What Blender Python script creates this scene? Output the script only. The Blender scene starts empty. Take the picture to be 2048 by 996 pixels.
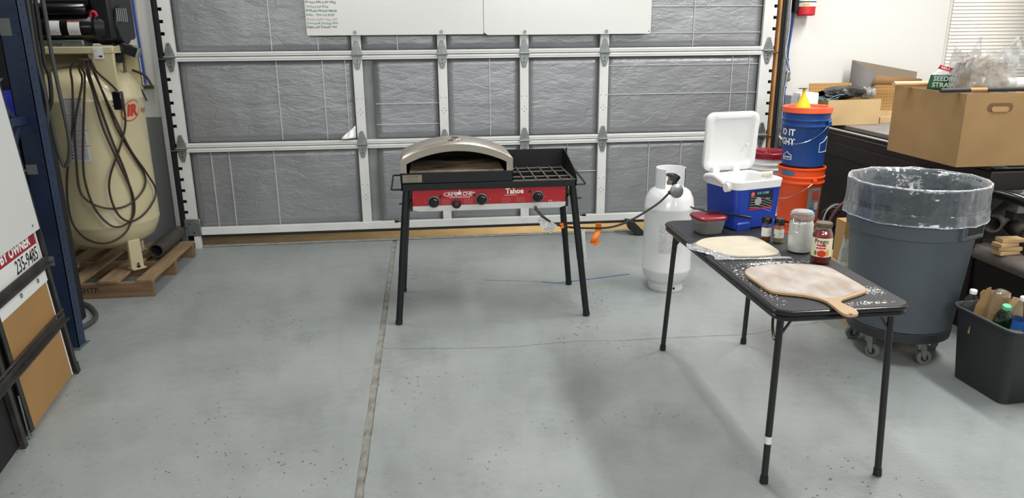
import bpy, bmesh, math, random
from mathutils import Vector, Matrix, noise
from math import pi, sin, cos, radians
rnd = random.Random(7)
S = bpy.context.scene
C = S.collection

# ------------------------------------------------------------------ camera, world, lights, exposure
cam = bpy.data.cameras.new('camera'); camo = bpy.data.objects.new('camera', cam); C.objects.link(camo)
Rw = ((0.993572, -0.112912, -0.008086), (-0.039166, -0.275861, -0.960399), (0.106210, 0.954543, -0.278510))
m3 = Matrix(((Rw[0][0], -Rw[1][0], -Rw[2][0]), (Rw[0][1], -Rw[1][1], -Rw[2][1]), (Rw[0][2], -Rw[1][2], -Rw[2][2])))
camo.matrix_world = Matrix.Translation((0, 0, 1.62)) @ m3.to_4x4()
cam.sensor_fit = 'HORIZONTAL'; cam.sensor_width = 36.0; cam.lens = 1500 / 2048 * 36
cam.clip_start = 0.05; cam.clip_end = 60
S.camera = camo
W = bpy.data.worlds.new('night'); S.world = W; W.use_nodes = True
W.node_tree.nodes['Background'].inputs[0].default_value = (0.9, 0.95, 1.0, 1)
W.node_tree.nodes['Background'].inputs[1].default_value = 0.05
S.view_settings.view_transform = 'Standard'; S.view_settings.look = 'None'
S.view_settings.gamma = 1; S.view_settings.use_curve_mapping = False
S.view_settings.exposure = 0.08

radians_ = math.radians
def area(name, loc, sx, sy, power, col=(1, 1, 1), rot=(0, 0, 0)):
    l = bpy.data.lights.new(name, 'AREA'); l.shape = 'RECTANGLE'; l.size = sx; l.size_y = sy
    l.energy = power; l.color = col
    o = bpy.data.objects.new(name, l); o.location = loc; o.rotation_euler = rot; C.objects.link(o); return o
area('shop_light_right', (3.3, 3.4, 3.35), 0.3, 2.6, 138, (1.0, 0.985, 0.96))
area('shop_light_middle', (0.9, 3.9, 3.45), 0.3, 2.0, 50, (0.98, 0.99, 1.0))
area('shop_light_left', (-1.9, 4.7, 3.45), 0.3, 1.4, 24, (1.0, 0.985, 0.95))
area('rear_fill_left', (-1.3, -2.2, 2.9), 2.4, 0.7, 80, (1.0, 0.98, 0.95), (radians_(62), 0, 0))  # unseen fill lamp added behind the camera to brighten the door side
area('rear_fill_right', (2.2, -2.2, 2.9), 2.4, 0.7, 92, (1.0, 0.99, 0.97), (radians_(62), 0, 0))  # right-hand partner of the added rear fill
area('outdoor_wall_lamp', (1.1, 6.75, 1.5), 0.25, 0.25, 42, (1.0, 0.76, 0.45))

# ------------------------------------------------------------------ materials
def lin(c):
    return c / 12.92 if c <= 0.04045 else ((c + 0.055) / 1.055) ** 2.4
def hx(h):
    return tuple(lin(int(h[i:i + 2], 16) / 255) for i in (0, 2, 4)) + (1,)
MATS = {}
def mat(name, col, rough=0.5, metal=0.0, var=0.0, scale=8.0, bump=0.0, bscale=40.0, spec=0.5, col2=None, coat=0.0, stretch=None, detail=4):
    if name in MATS: return MATS[name]
    m = bpy.data.materials.new(name); m.use_nodes = True; MATS[name] = m
    nt = m.node_tree; b = nt.nodes['Principled BSDF']
    b.inputs['Base Color'].default_value = hx(col); b.inputs['Roughness'].default_value = rough
    b.inputs['Metallic'].default_value = metal; b.inputs['Specular IOR Level'].default_value = spec
    b.inputs['Coat Weight'].default_value = coat
    tc = nt.nodes.new('ShaderNodeTexCoord'); src = tc.outputs['Object']
    if stretch:
        mp = nt.nodes.new('ShaderNodeMapping'); mp.inputs['Scale'].default_value = stretch
        nt.links.new(src, mp.inputs[0]); src = mp.outputs[0]
    if var > 0 or col2:
        n = nt.nodes.new('ShaderNodeTexNoise'); n.inputs['Scale'].default_value = scale; n.inputs['Detail'].default_value = detail
        nt.links.new(src, n.inputs['Vector'])
        r = nt.nodes.new('ShaderNodeValToRGB'); c = hx(col)
        if col2: c0, c1 = hx(col2), c
        else: c0 = tuple(x * (1 - var) for x in c[:3]) + (1,); c1 = tuple(min(1, x * (1 + var * .6)) for x in c[:3]) + (1,)
        r.color_ramp.elements[0].position = 0.35; r.color_ramp.elements[1].position = 0.65
        r.color_ramp.elements[0].color = c0; r.color_ramp.elements[1].color = c1
        nt.links.new(n.outputs[0], r.inputs[0]); nt.links.new(r.outputs[0], b.inputs['Base Color'])
    if bump > 0:
        n2 = nt.nodes.new('ShaderNodeTexNoise'); n2.inputs['Scale'].default_value = bscale; n2.inputs['Detail'].default_value = 5
        nt.links.new(src, n2.inputs['Vector'])
        bp = nt.nodes.new('ShaderNodeBump'); bp.inputs['Strength'].default_value = bump; bp.inputs['Distance'].default_value = 0.01
        nt.links.new(n2.outputs[0], bp.inputs['Height']); nt.links.new(bp.outputs[0], b.inputs['Normal'])
    return m
def film(name, tint, fac=0.12, rough=0.12, bump=0.6, bscale=18, milk=0.5):
    """thin clear plastic or glass: see-through sheet with a glossy skin"""
    if name in MATS: return MATS[name]
    m = bpy.data.materials.new(name); m.use_nodes = True; MATS[name] = m; nt = m.node_tree
    for n in list(nt.nodes):
        if n.type == 'BSDF_PRINCIPLED': nt.nodes.remove(n)
    out = nt.nodes['Material Output']
    tr = nt.nodes.new('ShaderNodeBsdfTransparent'); tr.inputs[0].default_value = hx(tint)
    gl = nt.nodes.new('ShaderNodeBsdfGlossy'); gl.inputs['Roughness'].default_value = rough
    df = nt.nodes.new('ShaderNodeBsdfDiffuse'); df.inputs[0].default_value = (.8, .82, .84, 1)
    mx0 = nt.nodes.new('ShaderNodeMixShader'); mx0.inputs[0].default_value = milk
    nt.links.new(gl.outputs[0], mx0.inputs[1]); nt.links.new(df.outputs[0], mx0.inputs[2])
    mx = nt.nodes.new('ShaderNodeMixShader')
    lw = nt.nodes.new('ShaderNodeLayerWeight'); lw.inputs[0].default_value = 0.35
    ma = nt.nodes.new('ShaderNodeMath'); ma.operation = 'MULTIPLY_ADD'; ma.inputs[1].default_value = 0.55; ma.inputs[2].default_value = fac
    nt.links.new(lw.outputs['Facing'], ma.inputs[0]); nt.links.new(ma.outputs[0], mx.inputs[0])
    tc = nt.nodes.new('ShaderNodeTexCoord'); n2 = nt.nodes.new('ShaderNodeTexNoise'); n2.inputs['Scale'].default_value = bscale
    bp = nt.nodes.new('ShaderNodeBump'); bp.inputs['Strength'].default_value = bump; bp.inputs['Distance'].default_value = 0.02
    nt.links.new(tc.outputs['Object'], n2.inputs['Vector']); nt.links.new(n2.outputs[0], bp.inputs['Height'])
    for s in (gl, df, lw): nt.links.new(bp.outputs[0], s.inputs['Normal'])
    nt.links.new(tr.outputs[0], mx.inputs[1]); nt.links.new(mx0.outputs[0], mx.inputs[2]); nt.links.new(mx.outputs[0], out.inputs[0])
    return m
def ramp_mix(nt, fac, a, bcol, p0, p1):
    r = nt.nodes.new('ShaderNodeValToRGB'); r.color_ramp.elements[0].position = p0; r.color_ramp.elements[1].position = p1
    r.color_ramp.elements[0].color = a; r.color_ramp.elements[1].color = bcol; nt.links.new(fac, r.inputs[0]); return r.outputs[0]

def floor_mat():
    m = mat('painted_concrete', '8f999b', 0.34, var=0.0, bump=0.12, bscale=60, spec=0.5); nt = m.node_tree; b = nt.nodes['Principled BSDF']
    tc = nt.nodes.new('ShaderNodeTexCoord')
    def nz(scale, detail=5, rough=0.55):
        n = nt.nodes.new('ShaderNodeTexNoise'); n.inputs['Scale'].default_value = scale; n.inputs['Detail'].default_value = detail
        n.inputs['Roughness'].default_value = rough; nt.links.new(tc.outputs['Object'], n.inputs['Vector']); return n.outputs[0]
    base = ramp_mix(nt, nz(1.1), hx('8b9190'), hx('9ea3a2'), 0.35, 0.68)
    def mul(prev, other):
        mx = nt.nodes.new('ShaderNodeMix'); mx.data_type = 'RGBA'; mx.blend_type = 'MULTIPLY'; mx.inputs[0].default_value = 1
        nt.links.new(prev, mx.inputs[6]); nt.links.new(other, mx.inputs[7]); return mx.outputs[2]
    one = (1, 1, 1, 1)
    base = mul(base, ramp_mix(nt, nz(2.3, 6, 0.7), (.87, .865, .855, 1), one, 0.36, 0.50))      # scuffed dirty patches
    base = mul(base, ramp_mix(nt, nz(9.0, 8, 0.75), (.93, .93, .92, 1), one, 0.38, 0.55))
    # chips of paint: sparse dark specks clustered by a large noise
    v = nt.nodes.new('ShaderNodeTexVoronoi'); v.inputs['Scale'].default_value = 26; nt.links.new(tc.outputs['Object'], v.inputs['Vector'])
    th = nt.nodes.new('ShaderNodeMath'); th.operation = 'MULTIPLY_ADD'; th.inputs[1].default_value = -0.55; th.inputs[2].default_value = 0.350
    nt.links.new(nz(1.7, 2), th.inputs[0])
    ls = nt.nodes.new('ShaderNodeMath'); ls.operation = 'GREATER_THAN'; nt.links.new(v.outputs['Distance'], ls.inputs[0]); nt.links.new(th.outputs[0], ls.inputs[1])
    base = mul(base, ramp_mix(nt, ls.outputs[0], (.42, .41, .39, 1), one, 0.0, 1.0))
    for (px_, py_, rad, colr, sc_) in ((1.03, 2.80, .20, (.80, .79, .75, 1), 7), (.62, 3.12, .22, (.80, .80, .79, 1), 5), (.10, 4.05, .25, (.88, .88, .88, 1), 5)):
        ds = nt.nodes.new('ShaderNodeVectorMath'); ds.operation = 'DISTANCE'; ds.inputs[1].default_value = (px_, py_, 0); nt.links.new(tc.outputs['Object'], ds.inputs[0])
        ad = nt.nodes.new('ShaderNodeMath'); ad.operation = 'MULTIPLY_ADD'; ad.inputs[1].default_value = rad * 2.2; nt.links.new(nz(sc_, 7, .7), ad.inputs[0]); nt.links.new(ds.outputs['Value'], ad.inputs[2])
        base = mul(base, ramp_mix(nt, ad.outputs[0], colr, one, rad * 1.3, rad * 2.2))
    nt.links.new(base, b.inputs['Base Color'])
    rr = nt.nodes.new('ShaderNodeMath'); rr.operation = 'MULTIPLY_ADD'; rr.inputs[1].default_value = 0.25; rr.inputs[2].default_value = 0.27
    nt.links.new(nz(5), rr.inputs[0]); nt.links.new(rr.outputs[0], b.inputs['Roughness'])
    return m
def foil_mat():
    m = mat('foil_insulation', '96999c', 0.42, 0.62, var=0.10, scale=2.2, bump=0.0); nt = m.node_tree; b = nt.nodes['Principled BSDF']
    tc = nt.nodes.new('ShaderNodeTexCoord'); hs = []
    mp = nt.nodes.new('ShaderNodeMapping'); mp.inputs['Scale'].default_value = (1, 1, 2.6); nt.links.new(tc.outputs['Object'], mp.inputs[0])
    for sc, d, amp in ((3.5, 2, 0.9), (9, 3, 0.8), (34, 5, 0.32)):
        n = nt.nodes.new('ShaderNodeTexNoise'); n.inputs['Scale'].default_value = sc; n.inputs['Detail'].default_value = d
        n.inputs['Distortion'].default_value = 0.6
        nt.links.new(mp.outputs[0], n.inputs['Vector'])
        k = nt.nodes.new('ShaderNodeMath'); k.operation = 'MULTIPLY'; k.inputs[1].default_value = amp; nt.links.new(n.outputs[0], k.inputs[0]); hs.append(k.outputs[0])
    a = nt.nodes.new('ShaderNodeMath'); nt.links.new(hs[0], a.inputs[0]); nt.links.new(hs[1], a.inputs[1])
    a2 = nt.nodes.new('ShaderNodeMath'); nt.links.new(a.outputs[0], a2.inputs[0]); nt.links.new(hs[2], a2.inputs[1])
    # creases
    w = nt.nodes.new('ShaderNodeTexVoronoi'); w.feature = 'DISTANCE_TO_EDGE'; w.inputs['Scale'].default_value = 3.2; nt.links.new(mp.outputs[0], w.inputs['Vector'])
    cr = nt.nodes.new('ShaderNodeMath'); cr.operation = 'MINIMUM'; cr.inputs[1].default_value = 0.03; nt.links.new(w.outputs[0], cr.inputs[0])
    c2 = nt.nodes.new('ShaderNodeMath'); c2.operation = 'MULTIPLY_ADD'; c2.inputs[1].default_value = 4.0; nt.links.new(cr.outputs[0], c2.inputs[0]); nt.links.new(a2.outputs[0], c2.inputs[2])
    bp = nt.nodes.new('ShaderNodeBump'); bp.inputs['Strength'].default_value = 0.17; bp.inputs['Distance'].default_value = 0.03
    nt.links.new(c2.outputs[0], bp.inputs['Height']); nt.links.new(bp.outputs[0], b.inputs['Normal'])
    return m
def wall_mat(name='painted_block_wall', up='dcdbd6', low='74787a'):
    m = mat(name, up, 0.6, bump=0.25, bscale=14); nt = m.node_tree; b = nt.nodes['Principled BSDF']
    tc = nt.nodes.new('ShaderNodeTexCoord'); sp = nt.nodes.new('ShaderNodeSeparateXYZ'); nt.links.new(tc.outputs['Object'], sp.inputs[0])
    g = nt.nodes.new('ShaderNodeMath'); g.operation = 'GREATER_THAN'; g.inputs[1].default_value = 1.025; nt.links.new(sp.outputs[2], g.inputs[0])
    nt.links.new(ramp_mix(nt, g.outputs[0], hx(low), hx(up), 0, 1), b.inputs['Base Color'])
    return m
def peg_mat():
    m = mat('pegboard_brown', 'b58c50', 0.6); nt = m.node_tree; b = nt.nodes['Principled BSDF']
    tc = nt.nodes.new('ShaderNodeTexCoord'); sp = nt.nodes.new('ShaderNodeSeparateXYZ'); nt.links.new(tc.outputs['Object'], sp.inputs[0])
    d = []
    for ax in (0, 2):
        a = nt.nodes.new('ShaderNodeMath'); a.operation = 'PINGPONG'; a.inputs[1].default_value = 0.0127; nt.links.new(sp.outputs[ax], a.inputs[0])
        q = nt.nodes.new('ShaderNodeMath'); q.operation = 'POWER'; q.inputs[1].default_value = 2; nt.links.new(a.outputs[0], q.inputs[0]); d.append(q.outputs[0])
    s = nt.nodes.new('ShaderNodeMath'); nt.links.new(d[0], s.inputs[0]); nt.links.new(d[1], s.inputs[1])
    g = nt.nodes.new('ShaderNodeMath'); g.operation = 'GREATER_THAN'; g.inputs[1].default_value = 0.0035 ** 2; nt.links.new(s.outputs[0], g.inputs[0])
    nt.links.new(ramp_mix(nt, g.outputs[0], hx('4a3620'), hx('b58c50'), 0, 1), b.inputs['Base Color'])
    return m
def print_mat(name, paper, ink, pitch=0.012, duty=0.5):
    """rows of tiny print"""
    m = mat(name, paper, 0.55); nt = m.node_tree; b = nt.nodes['Principled BSDF']
    tc = nt.nodes.new('ShaderNodeTexCoord'); sp = nt.nodes.new('ShaderNodeSeparateXYZ'); nt.links.new(tc.outputs['Object'], sp.inputs[0])
    f = nt.nodes.new('ShaderNodeMath'); f.operation = 'PINGPONG'; f.inputs[1].default_value = pitch / 2; nt.links.new(sp.outputs[2], f.inputs[0])
    g = nt.nodes.new('ShaderNodeMath'); g.operation = 'GREATER_THAN'; g.inputs[1].default_value = pitch / 2 * duty; nt.links.new(f.outputs[0], g.inputs[0])
    n = nt.nodes.new('ShaderNodeTexNoise'); n.inputs['Scale'].default_value = 90; nt.links.new(tc.outputs['Object'], n.inputs['Vector'])
    g2 = nt.nodes.new('ShaderNodeMath'); g2.operation = 'GREATER_THAN'; g2.inputs[1].default_value = 0.47; nt.links.new(n.outputs[0], g2.inputs[0])
    mm = nt.nodes.new('ShaderNodeMath'); mm.operation = 'MULTIPLY'; nt.links.new(g.outputs[0], mm.inputs[0]); nt.links.new(g2.outputs[0], mm.inputs[1])
    nt.links.new(ramp_mix(nt, mm.outputs[0], hx(paper), hx(ink), 0, 1), b.inputs['Base Color'])
    return m

M_floor = floor_mat(); M_foil = foil_mat(); M_wall = wall_mat(); M_peg = peg_mat()
M_wallL = mat('grey_white_side_wall', 'c9c9c5', 0.6)
M_white_steel = mat('white_painted_steel', 'd9dad8', 0.4, var=0.06, scale=5)
M_bare = mat('dull_grey_green_steel', '8b928f', 0.5, var=0.12, scale=6)
M_galv = mat('galvanised_steel', '8f9594', 0.42, 0.7, var=0.15, scale=30)
M_steel = mat('brushed_stainless', 'b3aca0', 0.34, 0.85, var=0.05, scale=3, bump=0.03, bscale=120, stretch=(1, 1, 14))
M_chrome = mat('bright_metal', 'c9c9c7', 0.2, 1.0)
M_blk = mat('black_steel', '17191b', 0.42, 0.2, var=0.15, scale=20, bump=0.03, bscale=80)
M_blkmat = mat('matte_black', '0f1011', 0.7)
M_blkgloss = mat('glossy_black_plastic', '101112', 0.22, spec=0.6)
M_rubber = mat('black_rubber', '151515', 0.6)
M_red = mat('red_enamel', 'a81c25', 0.32, coat=0.2)
M_cream = mat('cream_tank_paint', 'c2b894', 0.26, var=0.03, scale=4, coat=0.3)
M_whitepaint = mat('white_gloss_paint', 'e4e5e6', 0.25, coat=0.3)
M_whiteplastic = mat('white_plastic', 'eaeaea', 0.3)
M_paper = mat('white_paper', 'e2e2df', 0.6)
M_board = mat('whiteboard_face', 'd6d7d4', 0.22)
M_blue = mat('cooler_blue_plastic', '1f3fa8', 0.35)
M_bblue = mat('bucket_blue_plastic', '1f4383', 0.35)
M_borange = mat('bucket_orange_plastic', 'e2501f', 0.38)
M_lidor = mat('lid_orange_plastic', 'ea5f3a', 0.35)
M_rackblue = mat('rack_blue_paint', '182b49', 0.4, var=0.18, scale=10)
M_kraft = mat('cardboard', 'b08d5f', 0.75, var=0.06, scale=6, bump=0.05, bscale=30)
M_kraft2 = mat('dusty_brown_cardboard', '9c7c52', 0.75, var=0.14, scale=3)
M_kraft3 = mat('pale_cardboard', 'c3a679', 0.75, var=0.05, scale=6)
M_kraftin = mat('cardboard_inside', '6e5338', 0.8)
M_hard = mat('brown_hardboard', 'a27b49', 0.62, var=0.08, scale=3)
M_wood = mat('pale_wood', 'c9a97c', 0.5, var=0.12, scale=3, stretch=(2, 12, 2))
M_pallet = mat('weathered_pallet_pine', '8f7758', 0.7, var=0.25, scale=4, bump=0.15, bscale=25, stretch=(8, 1.2, 8))
M_pallet2 = mat('weathered_pallet_stringer', '7f6548', 0.7, var=0.25, scale=4, bump=0.15, bscale=25, stretch=(1.2, 8, 8))
M_jamb = mat('dark_brown_wood', '5a3f2b', 0.6, var=0.3, scale=5, stretch=(6, 6, 1))
M_tan = mat('raw_tan_wood', 'b5834e', 0.6, var=0.2, scale=6)
M_peel = mat('floured_peel_wood', '9f8f82', 0.75, col2='b8b1ab', scale=8, detail=9, stretch=(1.6, 1, 1))
M_peelraw = mat('maple_handle', 'b89a74', 0.45, var=0.08, scale=5, stretch=(1, 8, 1))
M_dough = mat('pale_dough', 'c4bba6', 0.55, var=0.05, scale=12, bump=0.25, bscale=25)
M_flour = mat('white_flour', 'eceae6', 0.9)
M_alu = mat('aluminium_sheet', 'c2c4c6', 0.3, 0.85)
M_vinyl = mat('black_vinyl_tabletop', '24252a', 0.5, var=0.25, scale=7, bump=0.12, bscale=300, spec=0.5)
M_can = mat('grey_bin_plastic', '50585f', 0.45, var=0.07, scale=4, bump=0.04, bscale=60)
M_darkgrey = mat('dark_grey_plastic', '2c2f31', 0.5)
M_bin = mat('charcoal_bin_plastic', '26292b', 0.5, var=0.12, scale=5, bump=0.08, bscale=120)
M_hose = mat('dark_brown_rubber_cord', '33281f', 0.45)
M_ghose = mat('grey_rubber_hose', '3f4241', 0.5)
M_bhose = mat('blue_air_hose', '27469b', 0.35)
M_dblue = mat('blue_bin_plastic', '1c33b4', 0.35)
M_orange = mat('orange_tag', 'ef7a1a', 0.5)
M_crackpaint = mat('crack_blue_paint', '3a5f93', 0.6)
M_concrete = mat('raw_concrete', '888780', 0.85, var=0.28, scale=14, bump=0.6, bscale=45)
M_apron = mat('outside_concrete', 'a89a80', 0.75, var=0.12, scale=6, bump=0.2, bscale=60)
M_crack = mat('crack_dirt', '4c4c4a', 0.9, var=0.3, scale=30)
M_ang = mat('rusty_dark_angle_steel', '3e3c3a', 0.5, 0.4, var=0.3, scale=12)
M_bench = mat('dark_brown_steel', '231c19', 0.55, 0.1, var=0.25, scale=6)
M_benchtop = mat('grey_bench_top', '8c8782', 0.6, var=0.15, scale=6)
M_pipe = mat('dusty_grey_pipe', '6f6862', 0.6, 0.3, var=0.2, scale=15)
M_straw = mat('dry_straw', 'b3a078', 0.8, col2='7f6c48', scale=30, bump=0.8, bscale=60)
M_green = mat('bag_green_print', '1d5238', 0.5)
M_redprint = mat('red_print', 'c1202c', 0.45)
M_whiteprint = mat('white_print', 'efefec', 0.5)
M_ink = mat('black_ink', '17171a', 0.6)
M_ginkm = mat('green_marker', '1d9a70', 0.6)
M_rink = mat('faded_red_marker', 'b58f86', 0.6)
M_sauce = mat('tomato_sauce', '8f1c10', 0.3, var=0.25, scale=25, coat=0.5)
M_cap = mat('bronze_metal_cap', '6f6252', 0.35, 0.7)
M_glass = film('clear_glass', 'f2f6f5', 0.05, 0.05, 0.05, 10, 0.0)
M_clear = film('clear_plastic', 'eef0f0', 0.05, 0.1, 0.5, 30, 0.15)
M_bag = film('clear_liner_film', 'e6ebee', 0.08, 0.2, 1.0, 12, 0.35)
M_bag2 = film('milky_bag_film', 'e6e6e2', 0.22, 0.22, 0.8, 12, 0.75)
M_wrap = film('cling_wrap', 'f0f2f3', 0.3, 0.12, 1.0, 25)
M_greenpet = film('green_bottle_plastic', '2f9a45', 0.05, 0.1, 0.4, 30, 0.0)
M_maroon = mat('maroon_rubber_hose', '58303a', 0.45)
M_yellow = mat('yellow_plastic', 'e3c21c', 0.35)
M_dred = mat('dark_red_plastic', '861a2a', 0.35)
M_label = print_mat('printed_label', 'd6d6d3', 'a8aaad', 0.013)
M_small = print_mat('small_print', 'dcdcd9', 'b4b6b8', 0.008)
M_spice = mat('red_spice', '7c3b22', 0.8, var=0.4, scale=80)
M_spice2 = mat('pale_spice', 'a08f64', 0.8, var=0.4, scale=80)
M_blind = mat('cream_blind_slat', 'e9e4dc', 0.45)
M_stone = mat('scorched_pizza_stone', 'bba78e', 0.75, col2='4a3b30', scale=7, detail=8, stretch=(1, 3, 1))
M_soot = mat('sooty_inner_steel', '4a4038', 0.6, 0.3, var=0.5, scale=9)
M_copper = mat('rusty_orange_clamp', '8a4a34', 0.5)

# ------------------------------------------------------------------ mesh helpers
class MB:
    def __init__(s): s.v = []; s.f = []; s.mi = []; s.cur = 0
    def add(s, vs, fs):
        k = len(s.v); s.v += [tuple(v) for v in vs]; s.f += [tuple(k + i for i in f) for f in fs]; s.mi += [s.cur] * len(fs); return s
    def box(s, x0, x1, y0, y1, z0, z1, R=None, o=(0, 0, 0)):
        vs = [Vector((x, y, z)) for z in (z0, z1) for y in (y0, y1) for x in (x0, x1)]
        if R is not None: vs = [R @ (v - Vector(o)) + Vector(o) for v in vs]
        return s.add(vs, [(0, 2, 3, 1), (4, 5, 7, 6), (0, 1, 5, 4), (2, 6, 7, 3), (0, 4, 6, 2), (1, 3, 7, 5)])
    def tube(s, pts, r, n=10, closed=False, cap=True):
        pts = [Vector(p) for p in pts]; N = len(pts); rr = r if isinstance(r, (list, tuple)) else [r] * N
        T = []
        for i in range(N):
            a = pts[(i - 1) % N] if (closed or i > 0) else pts[i]; b = pts[(i + 1) % N] if (closed or i < N - 1) else pts[i]
            t = (b - a); T.append(t.normalized() if t.length > 1e-9 else Vector((0, 0, 1)))
        u = T[0].orthogonal().normalized(); vs = []
        for i in range(N):
            u = (u - T[i] * u.dot(T[i])); u = u.normalized() if u.length > 1e-6 else T[i].orthogonal().normalized()
            w = T[i].cross(u)
            for k in range(n):
                a = 2 * pi * k / n; vs.append(pts[i] + (u * cos(a) + w * sin(a)) * rr[i])
        fs = []
        for i in range(N if closed else N - 1):
            for k in range(n):
                j = (i + 1) % N; fs.append((i * n + k, i * n + (k + 1) % n, j * n + (k + 1) % n, j * n + k))
        if cap and not closed: fs += [tuple(range(n))[::-1], tuple((N - 1) * n + k for k in range(n))]
        return s.add(vs, fs)
    def lathe(s, prof, n=40, c=(0, 0, 0), a0=0, a1=2 * pi, sx=1, sy=1, f=None):
        full = abs(a1 - a0 - 2 * pi) < 1e-6; cnt = n if full else n + 1; vs = []; fs = []
        for (r, z) in prof:
            for k in range(cnt):
                a = a0 + (a1 - a0) * k / n; q = r if f is None else f(r, z, a)
                vs.append((c[0] + q * cos(a) * sx, c[1] + q * sin(a) * sy, c[2] + z))
        for i in range(len(prof) - 1):
            for k in range(n):
                k2 = (k + 1) % cnt; fs.append((i * cnt + k, i * cnt + k2, (i + 1) * cnt + k2, (i + 1) * cnt + k))
        if full:
            if prof[0][0] > 1e-6: fs.append(tuple(range(cnt))[::-1])
            if prof[-1][0] > 1e-6 : fs.append(tuple((len(prof) - 1) * cnt + k for k in range(cnt)))
        return s.add(vs, fs)
    def lathe_open(s, prof, n=40, c=(0, 0, 0), f=None):
        vs = []; fs = []
        for (r, z) in prof:
            for k in range(n):
                a = 2 * pi * k / n; q = r if f is None else f(r, z, a); vs.append((c[0] + q * cos(a), c[1] + q * sin(a), c[2] + z))
        for i in range(len(prof) - 1):
            for k in range(n): fs.append((i * n + k, i * n + (k + 1) % n, (i + 1) * n + (k + 1) % n, (i + 1) * n + k))
        return s.add(vs, fs)
    def prism(s, poly, a0, a1, axis=2):
        n = len(poly)
        def P(p, h): return (p[0], p[1], h) if axis == 2 else ((p[0], h, p[1]) if axis == 1 else (h, p[0], p[1]))
        vs = [P(p, a0) for p in poly] + [P(p, a1) for p in poly]
        fs = [tuple(range(n))[::-1], tuple(range(n, 2 * n))] + [(i, (i + 1) % n, n + (i + 1) % n, n + i) for i in range(n)]
        return s.add(vs, fs)
    def grid(s, fn, nu, nv):
        vs = [fn(i / nu, j / nv) for j in range(nv + 1) for i in range(nu + 1)]
        return s.add(vs, [(j * (nu + 1) + i, j * (nu + 1) + i + 1, (j + 1) * (nu + 1) + i + 1, (j + 1) * (nu + 1) + i) for j in range(nv) for i in range(nu)])
    def xf(s, Mx): s.v = [tuple(Mx @ Vector(v)) for v in s.v]; return s
def rrect(x0, x1, y0, y1, r, n=6):
    out = []
    for cx, cy, a in ((x1 - r, y1 - r, 0), (x0 + r, y1 - r, pi / 2), (x0 + r, y0 + r, pi), (x1 - r, y0 + r, 1.5 * pi)):
        for k in range(n + 1):
            t = a + pi / 2 * k / n; out.append((cx + r * cos(t), cy + r * sin(t)))
    return out
def link(name, me, parent=None):
    o = bpy.data.objects.new(name, me); C.objects.link(o)
    if parent is not None: o.parent = parent
    return o
def obj(name, mb, m, parent=None, bevel=0, seg=2, angle=35, solid=0, sub=0):
    me = bpy.data.meshes.new(name); me.from_pydata(mb.v, [], mb.f); me.update()
    bm = bmesh.new(); bm.from_mesh(me); bmesh.ops.recalc_face_normals(bm, faces=bm.faces); bm.to_mesh(me); bm.free()
    for p in me.polygons: p.use_smooth = True
    try: me.set_sharp_from_angle(angle=radians(angle))
    except Exception: pass
    for q in (m if isinstance(m, (list, tuple)) else [m]): me.materials.append(q)
    if isinstance(m, (list, tuple)):
        for p, i in zip(me.polygons, mb.mi): p.material_index = i
    o = link(name, me, parent)
    if solid:
        s = o.modifiers.new('s', 'SOLIDIFY'); s.thickness = solid; s.offset = 0
    if sub:
        s = o.modifiers.new('sub', 'SUBSURF'); s.levels = sub; s.render_levels = sub
    if bevel:
        b = o.modifiers.new('b', 'BEVEL'); b.width = bevel; b.segments = seg; b.limit_method = 'ANGLE'; b.angle_limit = radians(40); b.harden_normals = False
    return o
def empty(name, loc=(0, 0, 0), rz=0):
    o = bpy.data.objects.new(name, None); C.objects.link(o); o.location = loc; o.rotation_euler = (0, 0, rz); o.empty_display_size = .1; return o
def tag(o, label, cat, group=None, kind=None):
    o['label'] = label; o['category'] = cat
    if group: o['group'] = group
    if kind: o['kind'] = kind
    return o
def thing(name, label, cat, loc=(0, 0, 0), rz=0, group=None):
    return tag(empty(name, loc, rz), label, cat, group)
def struct(o): o['kind'] = 'structure'; return o
def clone(o, parent=None):
    c = o.copy(); C.objects.link(c); c.parent = parent if parent is not None else o.parent
    for ch in [x for x in bpy.data.objects if x.parent == o]: clone(ch, c)
    return c
def text(name, s, size, m, parent, fn, shear=0, align='CENTER', extr=0.0004, sx=1.0, bold=0.0):
    """flat lettering; fn maps (tx, tz) of the text to a point of the surface it is printed on"""
    cu = bpy.data.curves.new(name, 'FONT'); cu.body = s; cu.size = size; cu.align_x = align; cu.align_y = 'CENTER'
    cu.shear = shear; cu.resolution_u = 2; cu.offset = bold * size; cu.fill_mode = 'FRONT'
    to = bpy.data.objects.new(name, cu); C.objects.link(to)
    dg = bpy.context.evaluated_depsgraph_get(); dg.update(); me = bpy.data.meshes.new_from_object(to.evaluated_get(dg))
    bpy.data.objects.remove(to); bpy.data.curves.remove(cu)
    for v in me.vertices: v.co = fn(v.co.x * sx, v.co.y)
    me.materials.clear(); me.materials.append(m); me.name = name
    return link(name, me, parent)
def on_cyl(R, th, z, c=(0, 0)):
    return lambda x, y: Vector((c[0] + R * cos(th + x / R), c[1] + R * sin(th + x / R), z + y))
def on_y(x0, y0, z0): return lambda x, y: Vector((x0 + x, y0, z0 + y))
def patch(R, t0, t1, z0, z1, n=10, R2=None, c=(0, 0)):
    R2 = R2 or R
    return MB().grid(lambda u, v: ((c[0] + (R + (R2 - R) * v) * cos(t0 + (t1 - t0) * u)), (c[1] + (R + (R2 - R) * v) * sin(t0 + (t1 - t0) * u)), z0 + (z1 - z0) * v), n, 1)
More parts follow.
